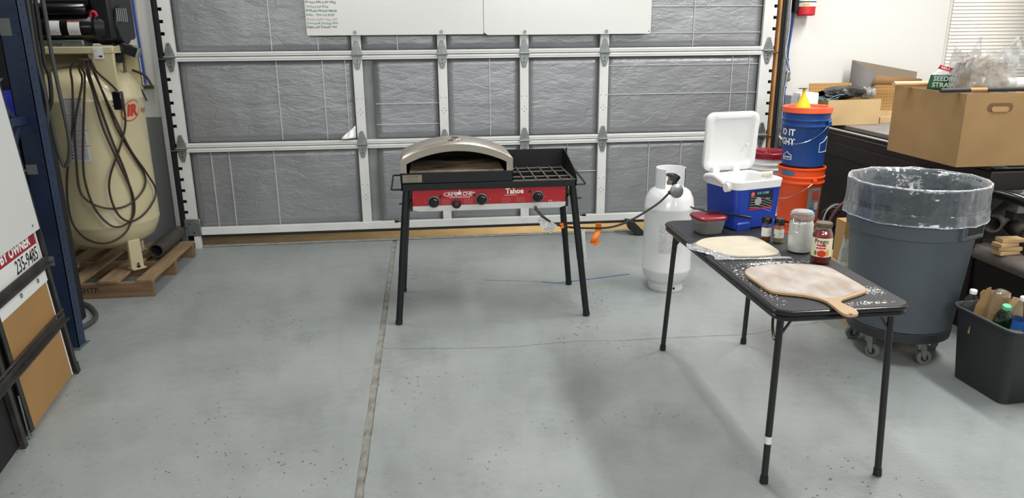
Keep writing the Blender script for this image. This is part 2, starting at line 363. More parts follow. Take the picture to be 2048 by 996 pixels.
def bez(pts, n=8):
    """Catmull-Rom through the points"""
    P = [Vector(p) for p in pts]; P = [P[0] * 2 - P[1]] + P + [P[-1] * 2 - P[-2]]; out = []
    for i in range(1, len(P) - 2):
        for k in range(n):
            t = k / n; a, b, c, d = P[i - 1], P[i], P[i + 1], P[i + 2]
            out.append(0.5 * ((2 * b) + (c - a) * t + (2 * a - 5 * b + 4 * c - d) * t * t + (3 * b - a - 3 * c + d) * t ** 3))
    out.append(P[-2]); return out
def box(x0, x1, y0, y1, z0, z1): return MB().box(x0, x1, y0, y1, z0, z1)
def cylx(x0, x1, cy, cz, r, n=24): return MB().tube([(x0, cy, cz), (x1, cy, cz)], r, n)
def cyly(cx, y0, y1, cz, r, n=24): return MB().tube([(cx, y0, cz), (cx, y1, cz)], r, n)
def cylz(cx, cy, z0, z1, r, n=24, r2=None): return MB().tube([(cx, cy, z0), (cx, cy, z1)], [r, r2 if r2 is not None else r], n)

# ================================================================== SETTING
YD = 5.95
# floor: two slabs with the rough filled joint between them
jl = []; jr = []
for i in range(81):
    y = -3 + (YD + 3) * i / 80; xc = -0.300 + 0.004 * (y / YD)
    jl.append((xc - 0.017 + 0.004 * noise.noise(Vector((y * 6, 1, 0))), y)); jr.append((xc + 0.017 + 0.005 * noise.noise(Vector((y * 7, 5, 0))), y))
fl = MB(); fl.prism([(-4.2, -3)] + jl[:1] + jl[1:] + [(-4.2, YD)], -0.12, 0); fl.prism([(5.4, YD)] + jr[::-1] + [(5.4, -3)], -0.12, 0)
floor = struct(obj('floor', fl, M_floor, angle=30))
jb = MB().grid(lambda u, v: (-0.325 + 0.05 * u, -3 + (YD + 3) * v, -0.006 + 0.006 * noise.noise(Vector((u * 3, v * 190, 0)))), 6, 700)
obj('joint_filler', jb, M_concrete, floor)
def ribbon(pts, w, z=0.0006, wob=0.006, seed=0):
    pts = bez([(p[0], p[1], 0) for p in pts], 26); mb = MB(); L = []; R = []
    for i, p in enumerate(pts):
        j = noise.noise(Vector((p.x * 14, p.y * 14, seed))) * wob; t = (pts[min(i + 1, len(pts) - 1)] - pts[max(i - 1, 0)]).normalized(); nn = Vector((-t.y, t.x, 0))
        ww = w * (0.35 + abs(noise.noise(Vector((p.x * 23, seed + 9, p.y * 20)))) * 1.9)
        L.append(p + nn * (j + ww)); R.append(p + nn * (j - ww))
    vs = [(q.x, q.y, z) for q in L + R]; n = len(L)
    return mb.add(vs, [(i, i + 1, n + i + 1, n + i) for i in range(n - 1)])
obj('hairline_crack', ribbon([(-.28, 3.752), (-.03, 3.721), (.341, 3.685), (.753, 3.712), (1.025, 3.689), (1.251, 3.694), (1.733, 3.687), (1.939, 3.755), (2.199, 3.797)], 0.0016), M_crack, floor)
obj('hairline_crack', ribbon([(.334, 4.829), (.55, 4.78), (.74, 4.729)], 0.0028, wob=0.004, seed=3), M_crack, floor)
tp = MB().prism([(.731, 4.738), (.827, 4.705), (.916, 4.722), (1.357, 4.826), (1.357, 4.812), (.92, 4.706), (.83, 4.688), (.731, 4.722)], 0.0002, 0.0009)
tag(obj('painted_crack', tp, M_crackpaint), 'thin blue-painted crack in the floor behind the stove legs', 'crack')  # blue paint along a floor crack, built as a thin strip
lip = MB().grid(lambda u, v: (-1.9 + 4.75 * u, YD - 0.012 + 0.05 * v, 0.004 + 0.008 * sin(pi * v) + 0.002 * noise.noise(Vector((u * 40, v * 3, 0)))), 120, 6)
struct(obj('trim_1', lip, mat('worn_grey_lip', '8c8d88', 0.7, var=0.2, scale=30), angle=60))
struct(obj('ground', box(-6, 7, YD + 0.03, 9.5, -0.1, -0.005), M_apron))

wb = MB(); wb.box(-4.2, -1.945, YD, YD + 0.2, 0, 3.6); wb.box(2.885, 5.4, YD, YD + 0.2, 0, 3.6); wb.box(-1.99, 2.885, YD, YD + 0.2, 2.95, 3.6)
struct(obj('wall_back', wb, M_wall))
wl = struct(obj('wall_left', box(-3.6, -3.45, -3, YD, 0, 3.6), M_wallL))
struct(obj('wall_right', box(5.2, 5.4, -3, YD, 0, 3.6), M_wallL))
struct(obj('wall_rear', box(-3.6, 5.4, -3.2, -3, 0, 3.6), mat('rear_wall_paint', 'a9a9a6', 0.7)))
struct(obj('ceiling', box(-3.6, 5.4, -3.2, YD + .2, 3.6, 3.7), mat('ceiling_paint', 'c4c4c0', 0.7)))

# garage door -------------------------------------------------------
door = struct(empty('door_1', (0, 5.95, 0)))
XL, XR = -1.90, 2.785
ST = [(-.541, -.470), (.101, .171), (.735, .803), (1.368, 1.438)]
ROWS = [(.155, .752, 0), (.822, 1.427, 1), (1.492, 2.10, 2), (2.165, 2.77, 3)]
obj('door_skin', box(XL, XR, 0.06, 0.075, 0.11, 2.8), M_bare, door)
for (z0, z1, r) in ROWS:
    cols = [(-1.815, -.541), (-.470, .101), (.171, .735), (.803, 1.368), (1.438, 2.68)]
    for c, (x0, x1) in enumerate(cols):
        a = x0 + 0.004; b = x1 - 0.004
        if c == 1: a += 0.075 if r < 2 else 0.0
        seed = r * 7 + c
        nx = max(6, int((b - a) / 0.05)); nz = 12; A, B, Z0, Z1 = a, b, z0 + .003, z1 - .004
        def pf(u, v, A=A, B=B, Z0=Z0, Z1=Z1, seed=seed):
            e = min(u, 1 - u, v, 1 - v) * 8; e = min(1, e)
            return (A + (B - A) * u, 0.030 - 0.004 * e * noise.noise(Vector((u * 5 * (B - A) / .5, v * 5, seed * 3.1))), Z0 + (Z1 - Z0) * v)
        p = obj('insulation_panel', MB().grid(pf, nx, nz), M_foil, door, solid=0.012)
        # foil tape seams and slits; upper right, the level strips paint highlights
        sm = {(1, 0): [('v', -1.11), ('v', -.77), ('v', -.60)], (0, 0): [('v', -1.66), ('v', -1.526), ('v', -1.19)], (2, 0): [('v', -1.13), ('v', -.79)],
              (1, 1): [('h', 1.09), ('h', .93)], (1, 2): [('v', .50)], (2, 1): [('v', -.20)], (1, 4): [('v', 2.46), ('v', 2.60), ('h', 1.355), ('h', 1.13)], (2, 4): [('v', 2.12), ('h', 1.60), ('h', 1.80)],
              (0, 4): [('v', 1.80), ('v', 2.07), ('v', 2.4)], (0, 2): [('h', .55)], (0, 3): [('v', 1.12), ('h', .52)], (0, 1): []}.get((r, c), [])
        for kind, t in sm:
            if kind == 'v': q = box(t - .0022, t + .0022, .014, .024, Z0 + .002, Z1 - .002)
            else: q = box(A + .002 if not (r == 1 and c == 4) else A + (.0 if t < 1.2 else .0) + .002, B - .002, .014, .024, t - .0018, t + .0018)
            obj('foil_seam_glint', q, mat('pale_seam_glint', 'cfd2d3', 0.35, 0.3), p)
# horizontal rails: the two edges of adjoining sections
for z in (1.459, .786, 2.13):
    for dz0, dz1 in ((-.034, -.003), (.002, .033)):
        rl = MB().box(XL + .005, XR - .005, -0.012, 0.045, z + dz0, z + dz1)
        obj('section_rail', rl, M_white_steel, door, bevel=0.003)
        obj('groove_shade_line', box(XL + .09, XR - .11, -0.0135, -0.0125, z + (dz0 + dz1) / 2 - .003, z + (dz0 + dz1) / 2 + .001), mat('rail_shadow_line', 'a8aaa8', 0.5), door)  # thin grey strip paints the shadow of a groove
obj('section_rail', box(XL + .04, XR - .02, -0.012, .045, .100, .158), M_white_steel, door, bevel=0.003)
obj('bottom_seal', box(XL + .04, XR - .02, -0.01, .05, .078, .099), M_rubber, door, bevel=0.004)
hole = None
for (x0, x1) in ST:
    for (z0, z1, r) in ROWS:
        s = obj('stile', box(x0, x1, -0.008, 0.028, z0, z1), M_white_steel, door, bevel=0.002)
        if r in (0, 1):
            zc = z0 + .21; xc = (x0 + x1) / 2
            for dx, dz in ((-.018, 0), (.018, 0), (0, .018), (0, -.018), (-.02, .10), (.02, .10)):
                if hole is None: hole = obj('screw_hole', MB().tube([(0, 0, 0), (0, .004, 0)], 0.0032, 8), M_ink, s); h = hole
                else: h = hole.copy(); C.objects.link(h); h.parent = s
                h.location = (xc + dx, -0.0095, zc + dz)
def comb(x0, x1, z0, z1, left):
    pts = []; zs = z0 + 0.12
    outer = []
    outer.append(z0)
    P = []
    z = zs
    xo, xi = (x0, x0 + .026) if left else (x1, x1 - .026)
    P.append((xo, z0))
    while z < z1 - .11:
        P += [(xo, z), (xi, z), (xi, z + .024), (xo, z + .024)]; z += 0.086
    P.append((xo, z1))
    return P + ([(x1, z1), (x1, z0)] if left else [(x0, z1), (x0, z0)])
for (z0, z1, r) in ROWS:
    obj('end_stile', MB().prism(comb(XL, -1.815, z0, z1, True), -0.010, 0.02, axis=1), M_white_steel, door)
    obj('end_stile', MB().prism(comb(2.682, XR, z0, z1, False), -0.010, 0.02, axis=1), M_white_steel, door)
# hinges
def hinge(xc, zc, w=1.0):
    h = obj('hinge', MB().prism([(-.037, .0), (.037, .0), (.034, .03), (.012, .098), (-.012, .098), (-.034, .03)], -0.022, -0.014, axis=1), M_galv, door, bevel=0.003)
    h.location = (xc, 0, zc + .004)
    obj('hinge_leaf', MB().prism([(-.035, -.01), (.035, -.01), (.033, -.04), (.012, -.108), (-.012, -.108), (-.033, -.04)], -0.020, -0.013, axis=1), M_galv, h, bevel=0.003)
    obj('hinge_pin', cylx(-.042, .042, -0.028, -.004, .008, 12), M_galv, h)
    for z in (.03, .055, .08, -.045, -.07):
        obj('bolt_head', MB().tube([(0, -.026, z), (0, -.018, z)], .0045, 6), M_chrome if z > 0 else M_blk, h)
    return h
for z in (1.459, .786, 2.13):
    for x in [(a + b) / 2 for a, b in ST] + [-1.858, 2.735]: 
        h = hinge(x, z)
        if x < -1.8 or x > 2.7:
            obj('roller_shaft', cylx(-.09 if x < 0 else -.02, .02 if x < 0 else .085, -.035, -.018, .0055, 10), M_chrome, h)
bp = obj('bottom_bracket', box(XL - .01, -1.79, -.03, -.012, .10, .235), M_galv, door, bevel=.004)
for x, z in ((-1.87, .20), (-1.82, .20), (-1.84, .13)): obj('bolt_head', MB().tube([(x, -.036, z), (x, -.03, z)], .006, 6), M_chrome, bp)
flap = MB().grid(lambda u, v: (-.66 + .11 * u, -.004 - .03 * sin(pi * .5 * (1 - u)) * (1 - v), .832 + .085 * v * (0.15 + u)), 8, 6)
obj('foil_flap', flap, mat('curled_white_foil', 'e6e8e8', 0.3, 0.3), door, solid=.001)

# jambs, tracks
M_track = mat('pale_galvanised_track', 'b3b6b6', 0.4, 0.3)
struct(obj('trim_2', box(2.800, 2.818, YD - .03, YD + .05, 0, 2.9), M_tan))
tr = struct(obj('trim_3', box(-1.955, -1.950, YD - .07, YD - .005, 0, 2.9), M_galv)); obj('track_lip', box(-1.955, -1.925, YD - .075, YD - .068, 0.14, 2.9), M_track, tr)
obj('track_groove', box(-1.948, -1.902, YD - .02, YD + .02, 0.0, 2.9), M_blkmat, tr)
t2 = struct(obj('trim_4', box(2.838, 2.862, YD - .09, YD - .03, 0, 2.9), M_galv)); obj('track_groove', box(2.818, 2.838, YD - .05, YD - .01, 0, 2.9), M_blkmat, t2)
struct(obj('trim_5', box(2.858, 2.888, YD - .028, YD + .02, 0, 2.9), M_jamb))
struct(obj('trim_6', box(-1.845, -1.80, YD - .04, YD, 0.0, .095), M_white_steel))
tag(obj('wood_shim', box(2.862, 2.884, YD - .045, YD - .03, 1.03, 1.34), M_tan, bevel=.002), 'short tan wood block nailed on the dark brown door jamb', 'wood block')
struct(obj('leak_blocker_1', box(-1.96, -1.86, YD + .08, YD + .1, 0, 2.9), M_blkmat)); struct(obj('leak_blocker_2', box(2.75, 2.90, YD + .08, YD + .1, 0, 2.9), M_blkmat))  # black strips added behind the door edges to block outdoor lamp leaks
pe = thing('door_sensor', 'small black door sensor with red light at foot of left track', 'sensor', (-1.915, 5.84, .13))
obj('housing', box(-.03, .03, -.03, .03, 0, .07), M_blkgloss, pe, bevel=.005); obj('bracket', box(-.008, .03, .03, .06, -.13, .03), M_galv, pe)
me_ = mat('red_led', 'ff2030', 0.4); me_.node_tree.nodes['Principled BSDF'].inputs['Emission Color'].default_value = (1, .02, .05, 1); me_.node_tree.nodes['Principled BSDF'].inputs['Emission Strength'].default_value = 6
obj('light', MB().tube([(.005, -.034, .035), (.005, -.029, .035)], .006, 12), me_, pe)

# whiteboards
wa = thing('whiteboard', 'blank white board hung on the garage door, right of the pair', 'whiteboard', (.456, 5.90, 1.595), 0)
wbd = thing('whiteboard', 'white board with handwritten marker list at its left edge', 'whiteboard', (-.855, 5.895, 1.602), 0)
obj('board', MB().prism(rrect(0, 1.298, 0, 1.2, .012), 0, .012, axis=1), M_board, wa, bevel=.002)
obj('board', MB().prism(rrect(0, 1.308, 0, 1.2, .006), 0, .012, axis=1), M_board, wbd, bevel=.002)
for t, xs in ((wa, (.313, .947)), (wbd, (.35, .99))):
    for x in xs: obj('washer', MB().tube([(x, -.006, .022), (x, .0, .022)], .013, 18), M_galv, t)
obj('screw', MB().tube([(1.282, -.003, .02), (1.282, .0, .02)], .004, 8), M_ink, wa)
obj('corner_clip', MB().prism([(0, -.002), (.035, -.004), (.0, .02)], -.005, 0, axis=1), M_blk, wa)
for s, z, m in (('No more leaks in the ceiling', .237, M_ink), ('Vertical bandsaw', .205, M_ginkm), ('60-90 amp electrical upgrade', .177, M_ink), ('Roller - Plate and flange', .147, M_ginkm),
                ('Secure Sabre Step vise', .115, M_rink), ('Downdraft grinding table', .088, M_ginkm), ('Engate side hydraulic rack', .062, M_ink), ('Shop lights', .27, M_ginkm), ('Tool crib shelves', .30, M_ink)):
    k = 0.262 / (len(s) * .0118) if len(s) > 18 else 1
    text('handwriting', s, .026, m, wbd, lambda x, y, z=z, k=k: Vector((.004 + x * k * .93, -.001, z + y + .0025 * sin(x * 60))), shear=.25, align='LEFT', bold=.004)

# window with blinds
wn = struct(obj('window_1', box(4.25, 5.15, YD - .012, YD - .002, 1.15, 2.4), mat('window_frame_white', 'd9d6d0', 0.5)))
bl = thing('window_blind', 'cream horizontal slat blind covering the window at far right', 'blind', (4.26, 5.915, 1.17))
slat = None
for i in range(36):
    if slat is None: slat = obj('slat', MB().grid(lambda u, v: (.86 * u, .004 * sin(pi * v) - .003 + .006 * v, .0268 * v), 1, 4), M_blind, bl, solid=.0008); q = slat
    else: q = slat.copy(); C.objects.link(q); q.parent = bl
    q.location = (0, 0, i * .0281)
tag(obj('hanging_cable', MB().tube(bez([(4.95, 5.6, 2.1), (4.80, 5.6, 1.80), (4.93, 5.62, 1.62), (5.08, 5.66, 1.50)]), .004, 8), M_blkmat), 'thin black cable hanging in front of the window blind', 'cable')

# ================================================================== WALL ITEMS
fe = thing('fire_extinguisher', 'red fire extinguisher hung on the white wall right of the door', 'fire extinguisher', (2.985, 5.86, 1.72))
obj('cylinder', MB().lathe([(0, 0), (.06, 0), (.068, .01), (.068, .36), (.05, .42), (.02, .45), (0, .45)], 28), M_redprint, fe)
obj('label', patch(.0690, -pi * .98, -.15, .068, .30), M_paper, fe); obj('label_band', patch(.0694, -pi * .98, -.15, .098, .106), M_ink, fe)
obj('bracket', box(-.10, -.066, -.01, .085, .03, .40), M_blk, fe, bevel=.004)
obj('warning_strip', patch(.0695, -pi * .8, -1.7, .072, .090), mat('yellow_sticker', 'c9b44a', .5), fe)
obj('valve', cylz(0, 0, .44, .50, .014, 14), M_galv, fe)
bh = thing('air_line', 'blue air line running down the white wall right of door', 'pipe', (2.9, 5.925, 1.0))
obj('line_tube', MB().tube(bez([(.02, 0, 1.6), (.016, 0, .75), (-.002, 0, .42), (0.02, -.01, .27), (.0, 0, .20), (0, 0, .02), (-.005, 0, -.6)]), .009, 10), M_bhose, bh)
obj('valve', MB().lathe([(0, 0), (.014, 0), (.02, .02), (.012, .045), (.018, .07), (.01, .085), (0, .085)], 14), M_galv, bh).location = (.012, -.012, .215)
for z in (.38, .16, .02): obj('clip', MB().tube([(0, 0, z), (0, 0, z + .01)], .014, 12), M_blk, bh)
tag(obj('loose_wire', MB().tube(bez([(2.85, 5.85, 1.95), (2.855, 5.85, 1.6), (2.842, 5.85, 1.45), (2.875, 5.85, 1.33), (2.86, 5.85, 1.1), (2.866, 5.85, .7)]), .0022, 6), M_paper), 'thin white wire hanging down the brown door jamb', 'wire')
bh2 = thing('air_hose', 'blue air hose hanging on grey wall behind the compressor', 'hose', (-2.05, 5.90, 1.2))
obj('hose_tube', MB().tube(bez([(.01, 0, 1.0), (-.003, 0, .62), (.004, 0, .3), (.008, 0, .07)]), .009, 10), M_bhose, bh2)
obj('fitting', cylx(-.03, .05, -.005, .055, .010, 12), M_cap, bh2); obj('holder', box(-.03, .05, .01, .045, .035, .06), M_galv, bh2)
hs = thing('wall_sign', 'small dark sign with white edge above the compressor', 'sign', (-2.33, 5.90, 1.83))
obj('plate', box(-.12, .13, 0, .02, .012, .3), M_ink, hs, bevel=.002); obj('lower_edge', box(-.12, .13, -.004, .0, 0, .012), M_paper, hs); obj('side_block', box(.135, .25, 0, .03, .02, .3), M_jamb, hs)
text('lettering', 'NCOR', .05, M_whiteprint, hs, on_y(0.07, -.002, .045))
cv = thing('black_conduit', 'black cable running behind compressor on the left wall panel', 'cable', (-2.1, 5.93, 1.3))
obj('cable', MB().tube(bez([(-.15, -.02, 0.05), (-.02, -.03, .02), (.05, -.03, -.15)]), .006, 8), M_rubber, cv)

# ================================================================== CAMP STOVE
st = thing('camp_stove', 'black three-burner camp stove with red front standing on four legs', 'stove', (.34, 4.35, 0))
X = lambda x: x - .34
Y = lambda y: y - 4.35
fr = MB()
fr.box(X(-.155), X(.832), Y(4.125), Y(4.135), .775, .812); fr.box(X(-.155), X(.832), Y(4.585), Y(4.595), .70, .812)
fr.box(X(-.155), X(-.145), Y(4.125), Y(4.595), .775, .812); fr.box(X(.822), X(.832), Y(4.125), Y(4.595), .775, .812)
obj('frame', fr, M_blk, st, bevel=.002)
obj('burner_box', MB().box(X(-.115), X(.785), Y(4.16), Y(4.58), .665, .70), M_blk, st)
obj('drip_tray', MB().box(X(-.14), X(.82), Y(4.14), Y(4.58), .715, .725), M_soot, st)
pn = obj('front_panel', MB().box(X(-.098), X(.772), Y(4.138), Y(4.152), .683, .778), M_red, st, bevel=.004)
obj('panel_skirt', MB().prism([(X(-.098), .683), (X(-.095), .662), (X(-.06), .652), (X(.74), .650), (X(.77), .660), (X(.772), .683)], Y(4.139), Y(4.152), axis=1), mat('silver_skirt', 'cfcfcd', .45, .35), st)
obj('panel_side', box(X(-.112), X(-.1), Y(4.14), Y(4.5), .655, .78), M_blk, st); obj('panel_side', box(X(.774), X(.786), Y(4.14), Y(4.5), .655, .78), M_blk, st)
def knob(x, z):
    k = obj('bezel', MB().lathe([(.0, 0), (.034, 0), (.034, .004), (.028, .010), (.0, .010)], 28), M_blk, st); k.location = (X(x), Y(4.138), z); k.rotation_euler = (pi / 2, 0, 0)
    obj('knob', MB().lathe([(0, .010), (.024, .010), (.022, .03), (.018, .034), (0, .034)], 24), M_blkgloss, k)
    g = obj('knob_grip', MB().box(-.004, .004, -.02, .02, .03, .045), M_blkgloss, k, bevel=.002); g.rotation_euler = (0, 0, -.5)
    obj('bezel_ring', MB().tube([(.031 * cos(a), .031 * sin(a), .006) for a in [2 * pi * i / 28 for i in range(28)]], .0022, 6, closed=True), M_galv, k)
for x, z in ((.022, .706), (.290, .713), (.610, .718)): knob(x, z)
ig = obj('igniter', MB().lathe([(0, 0), (.027, 0), (.027, .006), (.018, .008), (.018, .016), (0, .018)], 24), M_blk, st); ig.location = (X(.148), Y(4.138), .692); ig.rotation_euler = (pi / 2, 0, 0)
obj('igniter_button', MB().lathe([(0, .017), (.013, .017), (.011, .022), (0, .022)], 18), mat('dark_red_button', '5d1a1d', .4), ig)
for x, z in ((.06, .735), (.248, .740), (.566, .748)): obj('valve_hole', MB().tube([(X(x), Y(4.134), z), (X(x), Y(4.139), z)], .008, 14), M_ink, st)
for x, z in ((-.024, .703), (.338, .712), (.652, .716), (-.092, .733), (.765, .742)): obj('screw', MB().tube([(X(x), Y(4.134), z), (X(x), Y(4.139), z)], .003, 8), M_chrome, st)
fy = Y(4.137)
text('lettering', 'CAMP', .026, M_whiteprint, st, lambda x, y: Vector((X(.120) + x * 1.2, fy, .745 + y)), shear=-.15, bold=.012)
text('lettering', 'CHEF', .026, M_whiteprint, st, lambda x, y: Vector((X(.216) + x * 1.12, fy, .746 + y)), shear=.2, bold=.012)
star = [((.019 if i % 2 == 0 else .008) * sin(pi * i / 5), (.019 if i % 2 == 0 else .008) * cos(pi * i / 5)) for i in range(10)]
obj('star_emblem', MB().prism([(X(.167) + a, .753 + b) for a, b in star], fy - .0004, fy, axis=1), M_whiteprint, st)
obj('logo_line', box(X(.095), X(.238), fy - .0004, fy, .757, .759), M_whiteprint, st)
obj('logo_line', box(X(.095), X(.238), fy - .0004, fy, .7315, .733), M_whiteprint, st)
text('lettering', 'THE WAY TO COOK OUTDOORS', .0075, M_whiteprint, st, on_y(X(.167), fy, .726))
text('lettering', 'Tahoe', .042, M_whiteprint, st, on_y(X(.478), fy, .753), bold=.03, sx=.95)
text('lettering', 'THREE BURNER STOVE', .007, M_whiteprint, st, on_y(X(.455), fy, .731))
for x, n in ((.09, 5), (.215, 5), (.43, 6), (.51, 6)):
    for i in range(n): text('warning_text', 'caution keep hose clear of heat' if i % 2 else 'read all instructions before use', .0052, mat('pink_print', 'cf8a88', .5), st, on_y(X(x), fy, .716 - i * .0065), sx=.72)
ring_ = MB().tube([(X(.682) + .010 * cos(a), fy, .684 + .010 * sin(a)) for a in [2 * pi * i / 20 for i in range(20)]], .0012, 5, closed=True)
obj('flame_emblem', ring_, M_whiteprint, st)
text('lettering', 'propane', .011, mat('pink_print', 'cf8a88', .5), st, on_y(X(.722), fy, .688))
# windscreen
obj('windscreen_back', box(X(.455), X(.862), Y(4.583), Y(4.589), .70, .922), M_blk, st, bevel=.002)
obj('windscreen_side', MB().prism([(Y(4.13), .80), (Y(4.17), .845), (Y(4.50), .915), (Y(4.585), .922), (Y(4.585), .80)], X(.834), X(.838), axis=0), M_blk, st, bevel=.001)
obj('corner_seam', box(X(.838), X(.846), Y(4.575), Y(4.59), .895, .92), M_chrome, st)
# grate of wire rods
for i, x in enumerate((.462, .535, .605, .675, .745, .812)): obj('grate_rod', MB().tube([(X(x), Y(4.15), .814), (X(x), Y(4.56), .814)], .0042, 8), M_pipe, st)
for y in (4.16, 4.27, 4.43, 4.55): obj('grate_rod', MB().tube([(X(.45), Y(y), .808), (X(.825), Y(y), .808)], .0042, 8), M_pipe, st)
bu = obj('burner', MB().lathe([(0, 0), (.055, 0), (.06, .012), (.045, .03), (0, .034)], 24), M_soot, st); bu.location = (X(.64), Y(4.36), .728)
for s, x0, xo in ((-1, -.155, -.212), (1, .832, .893)):
    obj('side_handle', MB().tube([(X(x0), Y(4.17), .775), (X(xo) - s * .006, Y(4.17), .775), (X(xo), Y(4.176), .777), (X(xo), Y(4.47), .80), (X(xo) - s * .006, Y(4.48), .80), (X(x0), Y(4.48), .80)], .0052, 10), M_blk, st)
def sleg(a, b):
    a, b = Vector(a), Vector(b); d = (b - a).normalized()
    l = obj('leg', MB().tube([a, b], .019, 16), M_blk, st)
    obj('leg_sleeve', MB().tube([a + d * .02, a + (b - a) * .56], .0205, 16), M_blk, l)
    obj('foot_cap', MB().tube([b - d * .02, b], .0206, 16), M_rubber, l)
    return l
l1 = sleg((X(-.128), Y(4.15), .775), (X(-.205), Y(4.09), .004)); l2 = sleg((X(.812), Y(4.15), .775), (X(.895), Y(4.085), .004))
l3 = sleg((X(-.128), Y(4.56), .775), (X(-.194), Y(4.665), .004)); l4 = sleg((X(.812), Y(4.56), .775), (X(.897), Y(4.66), .004))
for l, s, x in ((l1, -1, -.150), (l1, -1, -.165), (l2, 1, .855), (l2, 1, .84)):
    z = .60 if x in (-.165, .855) else .70
    obj('thumb_screw', MB().tube([(X(x), Y(4.14), z), (X(x) + s * .022, Y(4.135), z + .002)], .0045, 8), M_blk, l)
    if z < .65: obj('screw_knob', MB().lathe([(0, 0), (.011, 0), (.011, .01), (0, .012)], 12), M_blk, l).location = (X(x) + s * .025, Y(4.135), z - .004)
obj('gas_inlet', MB().tube([(X(.598), Y(4.16), .66), (X(.598), Y(4.112), .648)], .010, 12), M_cap, st)

# ------------------------------------------------------------------ pizza oven on top
ov = thing('pizza_oven', 'stainless arched pizza oven resting on the left of the stove', 'pizza oven', (.156, 4.36, .812))
x0, x1 = -.313, .312; y0, y1 = 4.125 - 4.36, 4.575 - 4.36
bs = MB(); bs.box(x0, x1, y0, y0 + .008, 0.001, .062); bs.box(x0, x1, y1 - .008, y1, .001, .062); bs.box(x0, x0 + .006, y0, y1, .001, .062); bs.box(x1 - .006, x1, y0, y1, .001, .062); bs.box(x0, x1, y0, y1, .001, .006)
obj('base_tray', bs, M_blk, ov, bevel=.0015)
def arch(hw, zs, za, n=26, zb=.062):
    h = za - zs; Rr = (hw * hw + h * h) / (2 * h); a = math.asin(min(1, hw / Rr)); out = [(-hw, zb), (-hw, zs)]
    for i in range(1, n): t = -a + 2 * a * i / n; out.append((Rr * sin(t), za - Rr + Rr * cos(t)))
    return out + [(hw, zs), (hw, zb)]
oa = arch(.3125, .130, .216); ia = arch(.277, .112, .178)
n = len(oa); fm = MB(); vs = [(a, y0 + .004, b) for a, b in oa] + [(a, y0 + .004, b) for a, b in ia]
fm.add(vs, [(i, i + 1, n + i + 1, n + i) for i in range(n - 1)]); hfo = obj('hood_face', fm, M_steel, ov, solid=.003, angle=20)
for q in hfo.data.polygons: q.use_smooth = False
hm = MB(); vs = [(a, y0 + .004, b) for a, b in oa] + [(a, y1, b) for a, b in arch(.3125, .125, .205)]
hm.add(vs, [(i, i + 1, n + i + 1, n + i) for i in range(n - 1)]); obj('hood', hm, mat('hood_stainless', 'b5ada3', .36, .8, var=.04, scale=3), ov, solid=.002, angle=20)
im = MB(); vs = [(a, y0 + .006, b) for a, b in ia] + [(a, y0 + .04, b * 1.0) for a, b in arch(.29, .12, .198)] + [(a, y1 - .03, b) for a, b in arch(.29, .12, .195)]
im.add(vs, [(i + k * n, i + 1 + k * n, n + i + 1 + k * n, n + i + k * n) for i in range(n - 1) for k in (0, 1)]); obj('inner_shell', im, M_soot, ov)
obj('back_panel', MB().prism(arch(.31, .125, .203), y1 - .012, y1 - .004, axis=1), M_soot, ov)
obj('pizza_stone', MB().box(-.262, .262, y0 + .018, y1 - .03, .052, .068), M_stone, ov, bevel=.003)
th = obj('top_gauge', MB().lathe([(0, 0), (.040, 0), (.042, .006), (.034, .012), (0, .014)], 28), M_chrome, ov); th.location = (.0, -.04, .214)
obj('gauge_dial', MB().lathe([(0, .0142), (.022, .0142), (0, .0146)], 24), M_ink, th)
npl = obj('name_plate', box(x0 + .012, x0 + .118, y0 - .0025, y0 - .0005, .010, .052), mat('brass_plate', '9a9282', .35, .7), ov)
text('lettering', 'CAMP CHEF', .012, M_ink, npl, on_y(x0 + .065, y0 - .0029, .041))
for z in (.030, .023, .017): text('lettering', 'outdoor oven use only', .0055, M_ink, npl, on_y(x0 + .065, y0 - .0029, z))

# ------------------------------------------------------------------ gas hose, tags, tank
gh = thing('gas_hose', 'black gas hose with regulator linking stove to white tank', 'hose', (.6, 4.12, .64))
pts = [(0, -.01, .005), (.03, 0, -.03), (.10, .03, -.085), (.17, .05, -.112), (.24, .06, -.125), (.32, .07, -.133), (.42, .08, -.138), (.50, .10, -.132), (.60, .13, -.105), (.70, .16, -.060), (.78, .19, -.02), (.845, .215, .03)]
obj('hose_tube', MB().tube(bez(pts, 6), .0065, 10), M_rubber, gh)
obj('brass_fitting', MB().tube([(-.004, -.012, .012), (.035, .0, -.035)], .0095, 10), M_cap, gh)
rg = obj('regulator', MB().lathe([(0, -.012), (.036, -.012), (.043, -.004), (.043, .006), (.034, .014), (.012, .018), (0, .018)], 28), M_galv, gh); rg.location = (.885, .195, .045); rg.rotation_euler = (radians(80), 0, radians(10))
obj('regulator_arm', MB().tube([(.845, .215, .028), (.875, .22, .05), (.885, .235, .11)], .014, 12), M_blk, gh)
obj('coupling_nut', MB().tube([(.872, .24, .090), (.905, .25, .128)], .022, 12), M_blk, gh)
def slab(name, c, w, h, rx, ry, m, par, t=.001):
    o = obj(name, box(-w / 2, w / 2, -t / 2, t / 2, -h / 2, h / 2), m, par); o.location = c; o.rotation_euler = (rx, ry, 0); return o
slab('warning_tag', (.085, .012, -.105), .045, .065, .2, .6, M_label, gh); slab('warning_tag', (.045, .015, -.075), .05, .07, -.1, -.5, M_label, gh)
slab('orange_label', (.155, .040, -.105), .022, .032, 0, -.2, M_orange, gh)
slab('long_tag', (.285, .052, -.235), .032, .20, 0, -.08, M_small, gh)
rb = MB().grid(lambda u, v: (.36 + .012 * sin(u * 5) + .035 * v - .02 * u, .07 + .015 * sin(u * 6), -.105 - .115 * u + (.0 if u < .6 else -.00)), 10, 3)
obj('orange_ribbon', rb, M_orange, gh, solid=.001)
